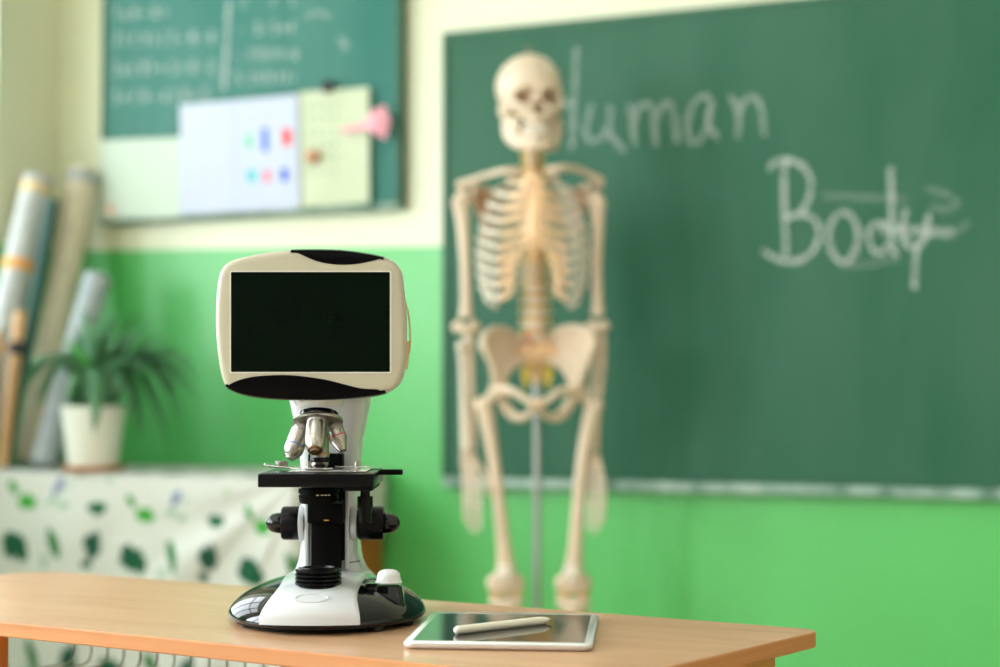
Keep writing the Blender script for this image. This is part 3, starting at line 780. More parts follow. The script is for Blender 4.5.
# shoulders
for s, pts, sc_ in ((-1, [(519, 172, -.055), (505, 171, -.06), (488, 175, -.03), (470, 181, .0), (461, 185, .015)], 0), (1, [(546, 172, -.055), (560, 168, -.06), (576, 169, -.03), (592, 176, .0), (601, 181, .015)], 0)):
    bm = bmesh.new(); add_tube(bm, [SK(*p) for p in pts], [.011, .008, .007, .008, .010], 10); obj('collarbone', bm, 'bone', skel)
for s, sx in ((-1, 462), (1, 598)):
    # shoulder blade: a thin triangular plate with spine and acromion
    inner = 533 + s * 22
    bm = bmesh.new()
    rows = []
    A, B, Cc = SK(sx - s * 12, 192, .045), SK(inner + s * 4, 188, .115), SK(inner + s * 20, 250, .11)
    n = 8; thick = V((0, .0045, 0)); top_, bot = {}, {}
    for i in range(n + 1):
        for j in range(n + 1 - i):
            p = A + (B - A) * (i / n) + (Cc - A) * (j / n); bulge = V((0, .02 * math.sin(PI * i / n) * math.sin(PI * j / n), 0))
            top_[i, j] = bm.verts.new(p + bulge - thick); bot[i, j] = bm.verts.new(p + bulge + thick)
    for i in range(n):
        for j in range(n - i):
            bm.faces.new((top_[i, j], top_[i + 1, j], top_[i, j + 1])); bm.faces.new((bot[i, j], bot[i, j + 1], bot[i + 1, j]))
            if i + j < n - 1:
                bm.faces.new((top_[i + 1, j], top_[i + 1, j + 1], top_[i, j + 1])); bm.faces.new((bot[i + 1, j], bot[i, j + 1], bot[i + 1, j + 1]))
    edge = [(i, 0) for i in range(n + 1)] + [(n - j, j) for j in range(1, n + 1)] + [(0, n - j) for j in range(1, n)]
    for a_, b_ in zip(edge, edge[1:] + edge[:1]): bm.faces.new((top_[a_], bot[a_], bot[b_], top_[b_]))
    add_tube(bm, [B + V((0, .008, -.02)), A.lerp(B, .5) + V((0, .028, .0)), SK(sx - s * 2, 184, .055), SK(sx + s * 1, 185, .02)], [.006, .009, .012, .013], 8, flat=(V((0, 0, 1)), .8))
    add_tube(bm, [A.lerp(B, .25) + V((0, -.005, .004)), SK(sx - s * 14, 186, .01), SK(sx - s * 11, 190, -.01)], [.008, .008, .008], 8)
    add_ball(bm, SK(sx - s * 11, 196, .035), (.012, .016, .020))
    for a_ in (A.lerp(Cc, .02), ): pass
    add_tube(bm, [A, A.lerp(Cc, .5), Cc], [.009, .006, .007], 8)
    o = obj('shoulder_blade', blob(bm, .003, 2), ['bone', 'muscle'], skel)
    for pl in o.data.polygons:
        c = pl.center
        if pl.normal.y < -.4 and (c - (A * .62 + B * .10 + Cc * .28)).length < .035: pl.material_index = 1
# long bones
def longbone(name, top_balls, path, rad, bot_balls, m='bone', vox=.0035):
    bm = bmesh.new(); add_tube(bm, [SK(*p) for p in path], rad, 12)
    for (x, y, d, r) in top_balls + bot_balls: add_ball(bm, SK(x, y, d), r)
    return obj(name, blob(bm, vox, 3), m, skel)
longbone('upper_arm_bone', [(464, 198, .02, .0225), (458, 203, .01, .016)], [(461, 204, .015), (463, 225, .01), (465, 262, .01), (466, 300, .01), (466, 318, .01)], [.020, .015, .0125, .013, .017], [(458, 327, .01, .016), (474, 327, .01, .016), (466, 330, .0, .014)])
longbone('upper_arm_bone', [(594, 199, .02, .0225), (600, 204, .01, .015)], [(597, 205, .015), (598, 228, .01), (597, 262, .01), (597.5, 300, .01), (598, 316, .01)], [.020, .014, .0122, .013, .016], [(592, 326, .01, .015), (604, 326, .01, .015), (598, 329, .0, .013)])
for s, ex, wx, dx in ((-1, 466, 469, 0), (1, 598, 592, 0)):
    y0, y1 = 341, 450
    longbone('outer_forearm_bone', [(ex - 5, y0 + 5, -.005, .0125)], [(ex - 5, y0 + 4, -.005), (ex - 4, y0 + 22, 0), ((ex + wx) / 2 - 4, 400, .0), (wx - 3.5, y1 - 4, 0)], [.010, .0078, .0085, .012], [(wx - 3.5, y1, .0, .0115)], m='bone_white')
    longbone('inner_forearm_bone', [(ex + 3, y0 - 4, .015, .014), (ex + 3, y0 + 6, .01, .012)], [(ex + 3, y0, .012), (ex + 4, y0 + 24, .008), ((ex + wx) / 2 + 4, 400, .008), (wx + 4, y1 - 4, .005)], [.013, .0095, .008, .008], [(wx + 4, y1 - 2, .005, .009)])
    bm = bmesh.new()
    for k in range(8): add_ball(bm, SK(wx - 6 + (k % 4) * 4, y1 + 6 + (k // 4) * 5, .004 * (k % 2)), .0075, 2)
    obj('wrist_bones', blob(bm, .0022, 1), 'bone', skel)
    hx = wx + (5 if s < 0 else 1)
    ln = [(.55, .0), (.9, .1), (1.0, .0), (.93, .0), (.78, .0)]
    order = ln if s > 0 else list(reversed(ln))
    for k in range(5):
        L, _q = order[k]; x0 = wx - 6 + k * 3.4; x1 = hx - 9.5 + k * 5.2; x2 = hx - 9 + k * 4.9
        thumb = L < .6
        bm = bmesh.new(); yy = y1 + 12
        L *= 1.0; segs = ([(x0, yy), (x1 + s * -2, yy + 14), (x1 + s * -3, yy + 24), (x1 + s * -3, yy + 33)] if thumb else
                [(x0, yy), (x1, yy + 22 * (.9 + .1 * L)), (x1 * .6 + x2 * .4, yy + 23 + 23 * L), (x2, yy + 23 + 38 * L), (x2 + s * -.6, yy + 23 + 49 * L)])
        for q, (p_, q_) in enumerate(zip(segs, segs[1:])):
            d0, d1 = -.002 - .007 * q * q * .6, -.002 - .007 * (q + 1) ** 2 * .6
            P_, Q_ = SK(*p_, d0), SK(*q_, d1); P_, Q_ = P_.lerp(Q_, .04), P_.lerp(Q_, .97)
            rb = (.0052, .0047, .0042, .0036)[q]
            add_tube(bm, [P_, P_.lerp(Q_, .12), P_.lerp(Q_, .5), P_.lerp(Q_, .88), Q_], [rb * .9, rb * 1.15, rb * .72, rb * 1.1, rb * .8], 8)
        obj('thumb_bones' if thumb else 'finger_bones', bm, 'bone_white' if k % 2 else 'bone', skel)
# pelvis
def hip(crest, low, tubes, balls):
    bm = bmesh.new(); C_, L_ = catmull([SK(*p) for p in crest], 4), catmull([SK(*p) for p in low], 4)
    n = 8; F_, B_ = [], []
    for a_, b_ in zip(C_, L_):
        F_.append([bm.verts.new(a_.lerp(b_, j / n) + V((0, .018 * math.sin(PI * j / n) - .004, 0))) for j in range(n + 1)])
        B_.append([bm.verts.new(a_.lerp(b_, j / n) + V((0, .018 * math.sin(PI * j / n) + .004, 0))) for j in range(n + 1)])
    m_ = len(C_) - 1
    for i in range(m_):
        for j in range(n):
            bm.faces.new((F_[i][j], F_[i + 1][j], F_[i + 1][j + 1], F_[i][j + 1])); bm.faces.new((B_[i][j], B_[i][j + 1], B_[i + 1][j + 1], B_[i + 1][j]))
        bm.faces.new((F_[i][0], B_[i][0], B_[i + 1][0], F_[i + 1][0])); bm.faces.new((F_[i][n], F_[i + 1][n], B_[i + 1][n], B_[i][n]))
    for j in range(n):
        bm.faces.new((F_[0][j], F_[0][j + 1], B_[0][j + 1], B_[0][j])); bm.faces.new((F_[m_][j], B_[m_][j], B_[m_][j + 1], F_[m_][j + 1]))
    add_tube(bm, C_, [.010, .009, .008, .008, .008], 8, smooth=False)
    for pts, r in tubes: add_tube(bm, [SK(*p) for p in pts], r, 8)
    for (x, y, d, r) in balls: add_ball(bm, SK(x, y, d), r)
    return obj('hip_bone', blob(bm, .0032, 3), 'bone', skel)
hip([(483, 349, -.065), (484, 337, -.055), (494, 329.5, -.03), (507, 330, 0), (516, 338, .03), (523, 349, .05)],
    [(496, 384, -.03), (498, 381, -.02), (501, 375, -.005), (507, 368, .01), (516, 362, .025), (526, 360, .045)],
    [([(483, 346, -.066), (492, 364, -.05), (497, 384, -.02)], [.011, .009, .013]), ([(500, 389, -.02), (512, 391, -.05), (525, 399, -.065), (535, 404, -.07)], [.014, .010, .009, .011]),
     ([(500, 394, .0), (507, 409, .01), (516, 417, 0), (527, 416, -.03), (534, 407, -.06)], [.014, .014, .013, .009, .010]), ([(526, 358, .045), (511, 366, .02), (501, 380, -.005)], [.012, .010, .013])],
    [(499, 389, -.005, .025)])
hip([(592, 349, -.06), (593, 338, -.05), (583, 329, -.025), (569, 327.5, .0), (556, 332, .03), (547, 343, .05)],
    [(575, 386, -.03), (574, 382, -.02), (571, 376, -.005), (565, 369, .01), (557, 363, .025), (547, 360, .045)],
    [([(592, 347, -.06), (586, 364, -.045), (577, 386, -.02)], [.011, .009, .013]), ([(574, 391, -.02), (561, 391, -.05), (549, 399, -.065), (539, 404, -.07)], [.014, .010, .009, .011]),
     ([(574, 396, .0), (566, 410, .01), (557, 417, 0), (546, 416, -.03), (540, 407, -.06)], [.014, .014, .013, .009, .010]), ([(547, 358, .045), (562, 366, .02), (573, 380, -.005)], [.012, .010, .013])],
    [(576, 391, -.005, .025)])
bm = bmesh.new()
add_tube(bm, [SK(536, 344, .03), SK(536.5, 353, .045), SK(537, 364, .065), SK(537, 376, .07), SK(537, 386, .06)], [.030, .036, .028, .016, .006], 14, flat=(V((0, 1, 0)), .5))
for s in (-1, 1): add_ball(bm, SK(536.5 + s * 13, 352, .045), (.018, .015, .022))
obj('sacrum', blob(bm, .003, 2), 'bone_tan', skel)
for s in (-1, 1):
    for k in range(3):
        bm = bmesh.new(); add_tube(bm, [SK(537 + s * (8 - k), 362 + k * 6, .055), SK(537 + s * (13 - k), 368 + k * 7, .045), SK(537 + s * (15 - 2 * k), 378 + k * 6, .04)], [.003, .004, .002], 6); obj('nerve', bm, 'nerve', skel)
bm = bmesh.new(); add_ball(bm, SK(537, 404, -.070), (.006, .008, .014)); obj('pubic_cartilage', bm, 'bone_tan', skel)
bm = bmesh.new(); add_lathe(bm, [(.006, -.006), (.008, 0), (.006, .006)], SK(527.5, 337, .0), (1, 0, .2), 12); obj('red_disc_bulge', bm, 'red_band', skel)
# legs
longbone('thigh_bone', [(499, 390, -.008, .0225), (481, 405, .0, .019)], [(484, 404, 0), (487, 420, .0), (493, 455, -.01), (499, 505, -.012), (504, 550, -.01), (506, 572, .0)], [.020, .019, .0145, .0145, .017, .024], [(496, 583, .005, .0235), (506, 585, .0, .0215), (515, 583, .005, .0235)])
bm = bmesh.new(); add_tube(bm, [SK(499, 391, -.008), SK(490, 398, -.003), SK(482, 406, 0)], [.014, .013, .016], 10); obj('thigh_bone_neck', bm, 'bone', skel)
longbone('thigh_bone', [(576, 391, -.008, .0225), (596, 406, .0, .019)], [(594, 405, 0), (590, 421, .0), (583, 455, -.01), (578, 505, -.012), (575, 550, -.01), (573, 572, .0)], [.020, .019, .0145, .0145, .017, .024], [(564, 583, .005, .0235), (573, 585, .0, .0215), (582, 583, .005, .0235)])
bm = bmesh.new(); add_tube(bm, [SK(576, 392, -.008), SK(586, 399, -.003), SK(595, 407, 0)], [.014, .013, .016], 10); obj('thigh_bone_neck', bm, 'bone', skel)
for s, kx in ((-1, 506), (1, 573)):
    bm = bmesh.new(); add_ball(bm, SK(kx, 573, -.040), (.019, .009, .021)); obj('kneecap', bm, 'bone_white', skel)
    for q in (-9.5, 9.5):
        bm = bmesh.new(); add_ball(bm, SK(kx + q, 594, .003), (.019, .022, .0055)); obj('knee_cartilage', bm, 'bone_tan', skel)
    kz = SK(kx, 601).z; ax = kx + s * -2
    def L_(x, z, d): q = SK(x, 600, d); return V((q.x, q.y, z))
    bm = bmesh.new()
    for q in (-9, 9): add_ball(bm, L_(kx + q, kz - .002, .003), (.021, .022, .014))
    add_ball(bm, L_(kx, kz - .004, .0), (.024, .022, .015))
    add_tube(bm, [L_(kx, kz - .01, .0), L_(kx, kz - .05, -.005), L_(kx, .30, -.005), L_(kx + s, .17, .01), L_(kx + s, .145, .01)], [.030, .019, .0125, .013, .019], 12); add_ball(bm, L_(kx - s * 8, .135, .01), .011)
    obj('shin_bone', blob(bm, .0035, 3), 'bone', skel)
    bm = bmesh.new(); add_tube(bm, [L_(kx + s * 15, kz - .025, .02), L_(kx + s * 14, kz - .06, .02), L_(kx + s * 12, .28, .02), L_(kx + s * 10, .15, .015), L_(kx + s * 10, .125, .012)], [.011, .006, .006, .008, .011], 8); obj('calf_bone', bm, 'bone', skel)
    bm = bmesh.new(); add_ball(bm, L_(kx, .115, .012), (.022, .026, .018)); add_ball(bm, L_(kx, .09, .055), (.018, .035, .022)); add_ball(bm, L_(kx, .10, -.025), (.028, .03, .016)); obj('ankle_bones', blob(bm, .0032, 2), 'bone', skel)
    for k in range(5):
        x0 = kx + (-10 + k * 5); x1 = kx + (-17 + k * 8.5); big = (k == (4 if s < 0 else 0)); r = .0085 if big else .0055
        bm = bmesh.new()
        pts = [L_(x0, .098, -.04), L_(x1, .072, -.11), L_(x1, .068, -.145), L_(x1, .064, -.165)]
        for p_, q_ in zip(pts, pts[1:]): add_tube(bm, [p_.lerp(q_, .03), p_.lerp(q_, .5), p_.lerp(q_, .96)], [r * 1.1, r * .75, r], 8)
        obj('toe_bones', bm, 'bone', skel)
# stand
st = SK(537, 372, .085); sx, sy = st.x, st.y
stand = thing('skeleton_stand', 'grey metal pole stand holding the skeleton up by the pelvis', 'stand', (sx, sy, 0))
bm = bmesh.new(); add_lathe(bm, [(.0085, .075), (.0085, st.z - .01), (.006, st.z)], (sx, sy, 0), seg=16); obj('pole', bm, 'steel', stand)
bm = bmesh.new(); add_lathe(bm, [(.02, .055), (.022, .06), (.022, .10), (.012, .11)], (sx, sy, 0), seg=20); obj('hub', bm, 'steel', stand)
for k in range(5):
    a = 2 * PI * k / 5 + .3; d = V((math.cos(a), math.sin(a), 0)); base = V((sx, sy, 0))
    bm = bmesh.new(); add_tube(bm, [base + d * .015 + V((0, 0, .078)), base + d * .15 + V((0, 0, .068)), base + d * .27 + V((0, 0, .056))], [.013, .012, .010], 10); obj('leg', bm, 'steel', stand)
    w = base + d * .27; bm = bmesh.new(); tdir = V((-d.y, d.x, 0))
    add_lathe(bm, [(.018, -.009), (.022, -.007), (.022, .007), (.018, .009)], w + V((0, 0, .022)), tdir, 18); add_tube(bm, [w + V((0, 0, .03)), w + V((0, 0, .058))], .005, 8, smooth=False); obj('caster', bm, 'rubber', stand)

# ------------------------------------------------------------------ desk
DZ = .7535; DT = .0165
def isect(a, b, c, d):
    r, q = b - a, d - c; den = r.x * q.y - r.y * q.x; t = ((c - a).x * q.y - (c - a).y * q.x) / den
    p = a + r * t; return V((p.x, p.y, 0))
gd = lambda x, y: on_z(x, y, DZ)
bk0, bk1 = gd(105, 575.3), gd(790, 627.2)          # far edge
fr0 = gd(0, 621.5); fr1 = fr0 + (bk1 - bk0)        # near edge, parallel
BRc = isect(bk0, bk1, gd(670, 667), gd(805.5, 634.5))
FRc = isect(fr0, fr1, gd(670, 667), gd(805.5, 634.5))
ea = (bk1 - bk0); ea.z = 0; ea.normalize()
eb = V((ea.y, -ea.x, 0))                      # towards the front
BLc_ = isect(bk0, bk1, gd(12, 574), gd(12, 574) + eb); FLc = isect(fr0, fr1, BLc_, BLc_ + eb - ea * .12)
def round_poly(pts, rad, seg=8):
    out = []; L = len(pts)
    for i, p in enumerate(pts):
        a, b = pts[i - 1], pts[(i + 1) % L]; r = rad[i]
        d1, d2 = (a - p).normalized(), (b - p).normalized(); ang = d1.angle(d2); t = r / math.tan(ang / 2)
        c = p + (d1 + d2).normalized() * (r / math.sin(ang / 2)); s_, e_ = p + d1 * t, p + d2 * t
        v1, v2 = s_ - c, e_ - c; a1 = math.atan2(v1.y, v1.x); a2 = math.atan2(v2.y, v2.x); da = (a2 - a1 + PI) % (2 * PI) - PI
        for k in range(seg + 1): out.append(c + V((math.cos(a1 + da * k / seg) * r, math.sin(a1 + da * k / seg) * r, 0)))
    return out
dl = round_poly([BRc, FRc, FLc, BLc_], [.022, .03, .05, .06])
desk = thing('school_desk', 'light wooden school desk with rounded corners carrying the microscope and tablet', 'desk', ((BRc + FLc) / 2).to_tuple()[:2] + (0,))
def inset(pts, d):
    c = sum(pts, V((0, 0, 0))) / len(pts); L = len(pts); out = []
    for i, p in enumerate(pts):
        t = (pts[(i + 1) % L] - pts[i - 1]).normalized(); n = V((-t.y, t.x, 0))
        if n.dot(c - p) < 0: n = -n
        out.append(p + n * d)
    return out
bm = bmesh.new()
lv = [(inset(dl, .0015), DZ - DT), (dl, DZ - DT + .0015), (dl, DZ - .0015), (inset(dl, .0012), DZ)]
add_loft(bm, [[V((p.x, p.y, z)) for p in ps] for ps, z in lv])
top_o = obj('desktop', bm, ['desk', 'desk_edge'], desk, sharp=24)
for pl in top_o.data.polygons:
    if abs(pl.normal.z) < .95: pl.material_index = 1
def D(a, b, z): return BRc + ea * a + eb * b + V((0, 0, z))     # a negative goes left
Rd = Matrix.Rotation(math.atan2(ea.y, ea.x), 4, 'Z')
def dbox(name, a0, a1, b0, b1, z0, z1, m, bev=.002):
    bm = bmesh.new(); add_box(bm, D((a0 + a1) / 2, (b0 + b1) / 2, (z0 + z1) / 2), (a1 - a0, b1 - b0, z1 - z0), bev, R=Rd); return obj(name, bm, m, desk)
zt = DZ - DT
def a_at(px_, b, z):
    d = ray(px_, 400); k = d.x / d.y; o = BRc + eb * b          # X = k Y on the vertical plane through that pixel column
    return (k * o.y - o.x) / (ea.x - k * ea.y)
LA = a_at(12, .315, .70)                                        # inner face of the left leg
dbox('leg', LA - .030, LA, .315, .345, 0, zt, 'orange_wood'); 
dbox('leg_panel', -.060, -.038, .045, .335, 0, zt, 'orange_wood')
dbox('foot_rail', LA - .030, -.060, .06, .08, .05, .09, 'orange_wood')
# wire basket under the top
bk = thing('wire_basket', 'thin metal wire book basket fixed under the desk top', 'basket', D(-.5, .2, .62))
ax0, ax1 = a_at(78, .065, .66), -.09; zb = .646
def wire(pts, r=.0014, sm=False): 
    bm = bmesh.new(); add_tube(bm, pts, r, 6, 4, smooth=sm); obj('wire', bm, 'wire', bk)
n = int((ax1 - ax0) / .0285)
for k in range(n + 1):
    a = ax0 + (ax1 - ax0) * k / n
    wire([D(a, .065, zt - .001), D(a, .065, zb + .014), D(a, .069, zb + .004), D(a, .079, zb), D(a, .2, zb), D(a, .290, zb), D(a, .298, zb + .004), D(a, .300, zb + .02)])
wire([D(ax0, .067, zb + .045), D(ax1, .067, zb + .045)], .0022); wire([D(ax0, .300, zb + .02), D(ax1, .300, zb + .02)], .0022)
wire([D(ax0, .14, zb - .003), D(ax1, .14, zb - .003)], .0022); wire([D(ax0, .24, zb - .003), D(ax1, .24, zb - .003)], .0022)
for a in (ax0, ax1): wire([D(a, .298, zt - .001), D(a, .298, zb + .015), D(a, .29, zb), D(a, .28, zb)], .0022)

# ------------------------------------------------------------------ microscope (local frame: origin on the desk, x right, y away)
X0, Y0 = -.192, 1.78
MO = V((X0, Y0, DZ))
mic = thing('microscope', 'black and white digital microscope with a flat LCD screen standing on the desk', 'microscope', MO)
def Q(x, y, z): return MO + V((x, y, z - .0035 if z > .06 else z * .0565 / .06))
def QP(px_, py_, y): return on_y(px_, py_, Y0 + y)   # absolute point seen at a pixel at local depth y
A_, B_ = .1085, .1265
def zblack(x, y):
    r2 = min(1, (x / A_) ** 2 + (y / B_) ** 2); return .010 + .045 * (1 - r2) ** .6
NR, NTt = 40, 96
bm = bmesh.new(); rings = []
rings.append([Q(A_ * .93 * math.cos(2 * PI * k / NTt), B_ * .93 * math.sin(2 * PI * k / NTt), .0055) for k in range(NTt)])
rings.append([Q(A_ * .985 * math.cos(2 * PI * k / NTt), B_ * .985 * math.sin(2 * PI * k / NTt), .0065) for k in range(NTt)])
rings.append([Q(A_ * 1.0 * math.cos(2 * PI * k / NTt), B_ * 1.0 * math.sin(2 * PI * k / NTt), .0085) for k in range(NTt)])
for i in range(NR + 1):
    r = math.cos(PI / 2 * i / NR) if i < NR else .002
    rings.append([Q(A_ * r * math.cos(2 * PI * k / NTt), B_ * r * math.sin(2 * PI * k / NTt), zblack(A_ * r, 0) + .0004) for k in range(NTt)])
bmesh.ops.translate(bm, vec=(0, 0, 0), verts=bm.verts); add_loft(bm, rings); bmesh.ops.translate(bm, vec=(.0014, 0, 0), verts=bm.verts); obj('base_wings', bm, 'gloss_black', mic, sharp=60)
bm = bmesh.new(); add_lathe(bm, [(.90, .0025), (.915, .003), (.915, .0065), (.90, .0068)], MO, seg=96, sx=A_, sy=B_)
bmesh.ops.translate(bm, vec=(0, -.004, 0), verts=bm.verts); obj('base_plate', bm, 'matt_black', mic)
for x, y in ((-.075, -.063), (.062, -.088), (.090, -.045), (-.07, .07), (.07, .07)):
    bm = bmesh.new(); add_lathe(bm, [(.0075, 0), (.008, .001), (.0075, .008)], Q(x, y, 0), seg=16); obj('rubber_foot', bm, 'rubber', mic)
# white centre shell
def zw(x, y):
    ry = min(1., abs(y + .002) / (B_ * math.sqrt(max(.0, 1 - (x / .155) ** 2)) + .004)); k = 1 - .20 * (abs(x) / .052) ** 3
    return .0125 + .0440 * (max(0, 1 - ry ** 3)) ** .36 * k
bm = bmesh.new(); nx, ny = 40, 60; g = []
def wx(v, u_): # half width grows slightly to the front
    K = WL if u_ < 0 else WR
    for (v0, a0), (v1, a1) in zip(K, K[1:]):
        if v0 >= v >= v1: t = (v - v0) / (v1 - v0); t = t * t * (3 - 2 * t) if v1 == -.60 else t; return a0 + (a1 - a0) * t
    return K[-1][1]
WL = [(1, .0455), (0, .0460), (-.60, .0422), (-.78, .0452), (-.90, .0500), (-.97, .0540), (-1, .0560)]
WR = [(1, .0455), (0, .0455), (-.60, .0413), (-.78, .0424), (-.90, .0445), (-.97, .0468), (-1, .0482)]
for i in range(nx + 1):
    row = []; u = -1 + 2 * i / nx
    for j in range(ny + 1):
        v = math.sin(PI / 2 * (-1 + 2 * j / ny)) 
        x = u * wx(v, u); yy = v * (B_ * math.sqrt(1 - (x / .155) ** 2) + .0035) - .002
        z = zw(x, yy)
        if i in (0, nx): z -= .0016
        row.append(bm.verts.new(Q(x, yy, max(z, .0135))))
    g.append(row)
for i in range(nx):
    for j in range(ny): bm.faces.new((g[i][j], g[i + 1][j], g[i + 1][j + 1], g[i][j + 1]))
bd = [g[i][0] for i in range(nx + 1)] + [g[nx][j] for j in range(1, ny + 1)] + [g[i][ny] for i in range(nx - 1, -1, -1)] + [g[0][j] for j in range(ny - 1, 0, -1)]
low = [bm.verts.new((v.co.x, v.co.y, MO.z + .0115)) for v in bd]
for k in range(len(bd)): k2 = (k + 1) % len(bd); bm.faces.new((bd[k], bd[k2], low[k2], low[k]))
bm.faces.new(low)
base_w = obj('base_shell', bm, 'white_pl', mic, sharp=50)
# embossed oval mark
bm = bmesh.new(); pts = []
for k in range(49):
    a = 2 * PI * k / 48; x = .0172 * math.cos(a) - .0025; y = -.1185 + .0055 * math.sin(a); pts.append(Q(x, y, zw(x, y) + .0001))
add_tube(bm, pts, .00075, 6, smooth=False); obj('embossed_oval', bm, 'white_pl', base_w)
# arm column
def sell(cx, cy, z, a, b, n=4.0, seg=48):
    out = []
    for k in range(seg):
        t = 2 * PI * k / seg; c, s = math.cos(t), math.sin(t)
        out.append(Q(cx + a * math.copysign(abs(c) ** (2 / n), c), cy + b * math.copysign(abs(s) ** (2 / n), s), z))
    return out
SEC = [(.030, .058, .054, .050), (.0405, .0500, .052, .046), (.0455, .0455, .050, .046), (.051, .0410, .049, .045), (.0575, .0375, .048, .044), (.0655, .0347, .047, .043), (.075, .0330, .046, .042), (.086, .0322, .045, .041),
       (.11, .0320, .045, .040), (.143, .0318, .045, .040), (.1715, .0325, .044, .040), (.200, .0350, .042, .042), (.222, .0395, .040, .045), (.2455, .0440, .036, .052), (.262, .0455, .034, .056)]
bm = bmesh.new(); add_loft(bm, [sell(0, cy, z, a, b, 4.5) for z, a, cy, b in SEC]); arm = obj('arm', bm, 'white_pl', mic, sharp=60)
# vertical edge facets on the column front and seam line
bm = bmesh.new()
for s in (-1, 1): add_box(bm, Q(s * .0225, .0035, .105), (.0055, .006, .095), .002)
obj('rail_cover', bm, 'white_pl', arm)
bm = bmesh.new(); add_tube(bm, [Q(.0365, .004, .0672), Q(.0300, .0020, .0662), Q(.0200, .0020, .0650)], .0005, 6); obj('seam', bm, 'matt_black', arm)
# head behind the screen
bm = bmesh.new(); add_loft(bm, [sell(0, -.004, .247, .0440, .086, 5), sell(0, -.004, .250, .0455, .088, 5), sell(0, -.004, .300, .0455, .088, 5), sell(0, -.006, .325, .040, .080, 5), sell(0, -.008, .333, .030, .065, 4)])
obj('head', bm, 'white_pl', mic, sharp=50)
bm = bmesh.new(); add_lathe(bm, [(.0238, .2360), (.0248, .2370), (.0268, .242), (.0298, .2515), (.0305, .2585)], Q(0, -.080, 0), seg=48); obj('nosepiece_mount', bm, 'white_pl', mic)
# revolving nosepiece, tilted towards the viewer
th = math.radians(20); axn = V((.03, -math.sin(th), -math.cos(th))).normalized()
fr = V((0, -math.cos(th), math.sin(th))); lf = V((-1, 0, -.03))
NC = Q(-.0005, -.084, .2282)
bm = bmesh.new(); add_lathe(bm, [(.017, -.004), (.0212, -.003), (.0218, .0), (.0212, .0035)], NC, axn, 40); obj('nosepiece_ring', bm, 'gloss_black', mic)
bm = bmesh.new(); add_lathe(bm, [(.0200, .0030), (.0262, .0036), (.0268, .0052), (.0260, .0072), (.0200, .0085), (.010, .0088)], NC, axn, 48); nose = obj('nosepiece', bm, 'satin', mic)
def objective(kdir, L, R, band, style):
    side = (fr * kdir[0] + lf * kdir[1]).normalized()
    d = (axn * math.cos(th) + side * math.sin(th)).normalized()
    root = NC + axn * .0085 + side * .0160
    bm = bmesh.new(); add_lathe(bm, [(R * .80, -.003), (R * .90, .0), (R * .97, .0012), (R * .97, .0062), (R * .93, .0068), (R * .93, .0075)], root, d, 36)
    for k in range(36):
        a = 2 * PI * k / 36; x, y, w = frame_of(d); c = root + d * .0036 + (x * math.cos(a) + y * math.sin(a)) * R * .97
        add_box(bm, c, (.0007, .0007, .004), R=Matrix((x, y, w)).transposed().to_4x4())
    ob = obj('objective_lens', bm, 'knurl', mic)
    bm = bmesh.new()
    if style == 'short': pr = [(R, .0075), (R, L * .56), (R * .98, L * .60), (R * .48, L * .97), (R * .44, L)]
    elif style == 'long': pr = [(R, .0075), (R, L * .62), (R * .97, L * .64), (R * .97, L * .80), (R * .93, L * .82), (R * .90, L * .90), (R * .55, L * .99), (R * .5, L)]
    else: pr = [(R, .0075), (R, L * .72), (R * .98, L * .75), (R * .86, L * .87), (R * .72, L * .925), (R * .50, L * .93), (R * .50, L)]
    add_lathe(bm, pr, root, d, 36); obj('barrel', bm, 'satin', ob)
    bf = {'short': .44, 'long': .60, 'mid': .58}[style]
    bm = bmesh.new(); add_lathe(bm, [(R * .99, L * bf), (R * 1.012, L * bf + .0002), (R * 1.012, L * bf + .0012), (R * .99, L * bf + .0014)], root, d, 36); obj('colour_band', bm, band, ob)
    if style == 'long':
        bm = bmesh.new(); add_lathe(bm, [(R * .97, L * .70), (R * .985, L * .705), (R * .97, L * .82), (R * .9, L * .83)], root, d, 36); obj('dark_band', bm, 'black_pl', ob)
    bm = bmesh.new()
    if style == 'short': add_lathe(bm, [(R * .44, L - .0005), (R * .42, L + .0012), (R * .2, L + .0014)], root, d, 24); obj('front_lens', bm, 'gloss_black', ob)
    else:
        r0 = R * .62
        add_lathe(bm, [(r0 * 1.15, L * .925), (r0 * 1.15, L * .95), (r0 * .95, L * .952), (r0 * .95, L * .975), (r0 * .7, L * .977), (r0 * .7, L + .0005), (r0 * .4, L + .0008)], root, d, 28); obj('front_lens', bm, 'brass' if style == 'mid' and kdir[0] > .5 else ('knurl' if style == 'mid' else 'chrome'), ob)
objective((1, -.02), .0440, .0108, 'satin', 'mid')
objective((-.10, 1), .0385, .0105, 'blue_band', 'mid')
objective((-.25, -1), .0300, .0095, 'red_band', 'short')
objective((-1, .02), .0425, .0102, 'orange_band', 'long')
# carriage block behind the objectives
bm = bmesh.new(); add_box(bm, Q(0, -.008, .1715), (.038, .022, .030), .0015); cb_ = obj('carriage', bm, 'matt_black', mic)
bm = bmesh.new(); add_lathe(bm, [(.0022, 0), (.0024, .001), (.001, .0012)], Q(.0135, -.0195, .1825), (0, -1, 0), 14); obj('screw', bm, 'black_pl', cb_)
# stage
bm = bmesh.new(); add_box(bm, Q(.0035, -.072, .1635), (.1185, .135, .0138), .0012); stage = obj('stage', bm, 'black_pl', mic)
bm = bmesh.new(); add_box(bm, Q(.0465, -.088, .1609), (.030, .10, .0165), .0012); obj('stage_bracket', bm, 'matt_black', stage)
bm = bmesh.new(); add_box(bm, Q(.0655, -.045, .1678), (.042, .016, .0055), .0006); obj('slide_arm', bm, 'matt_black', stage)
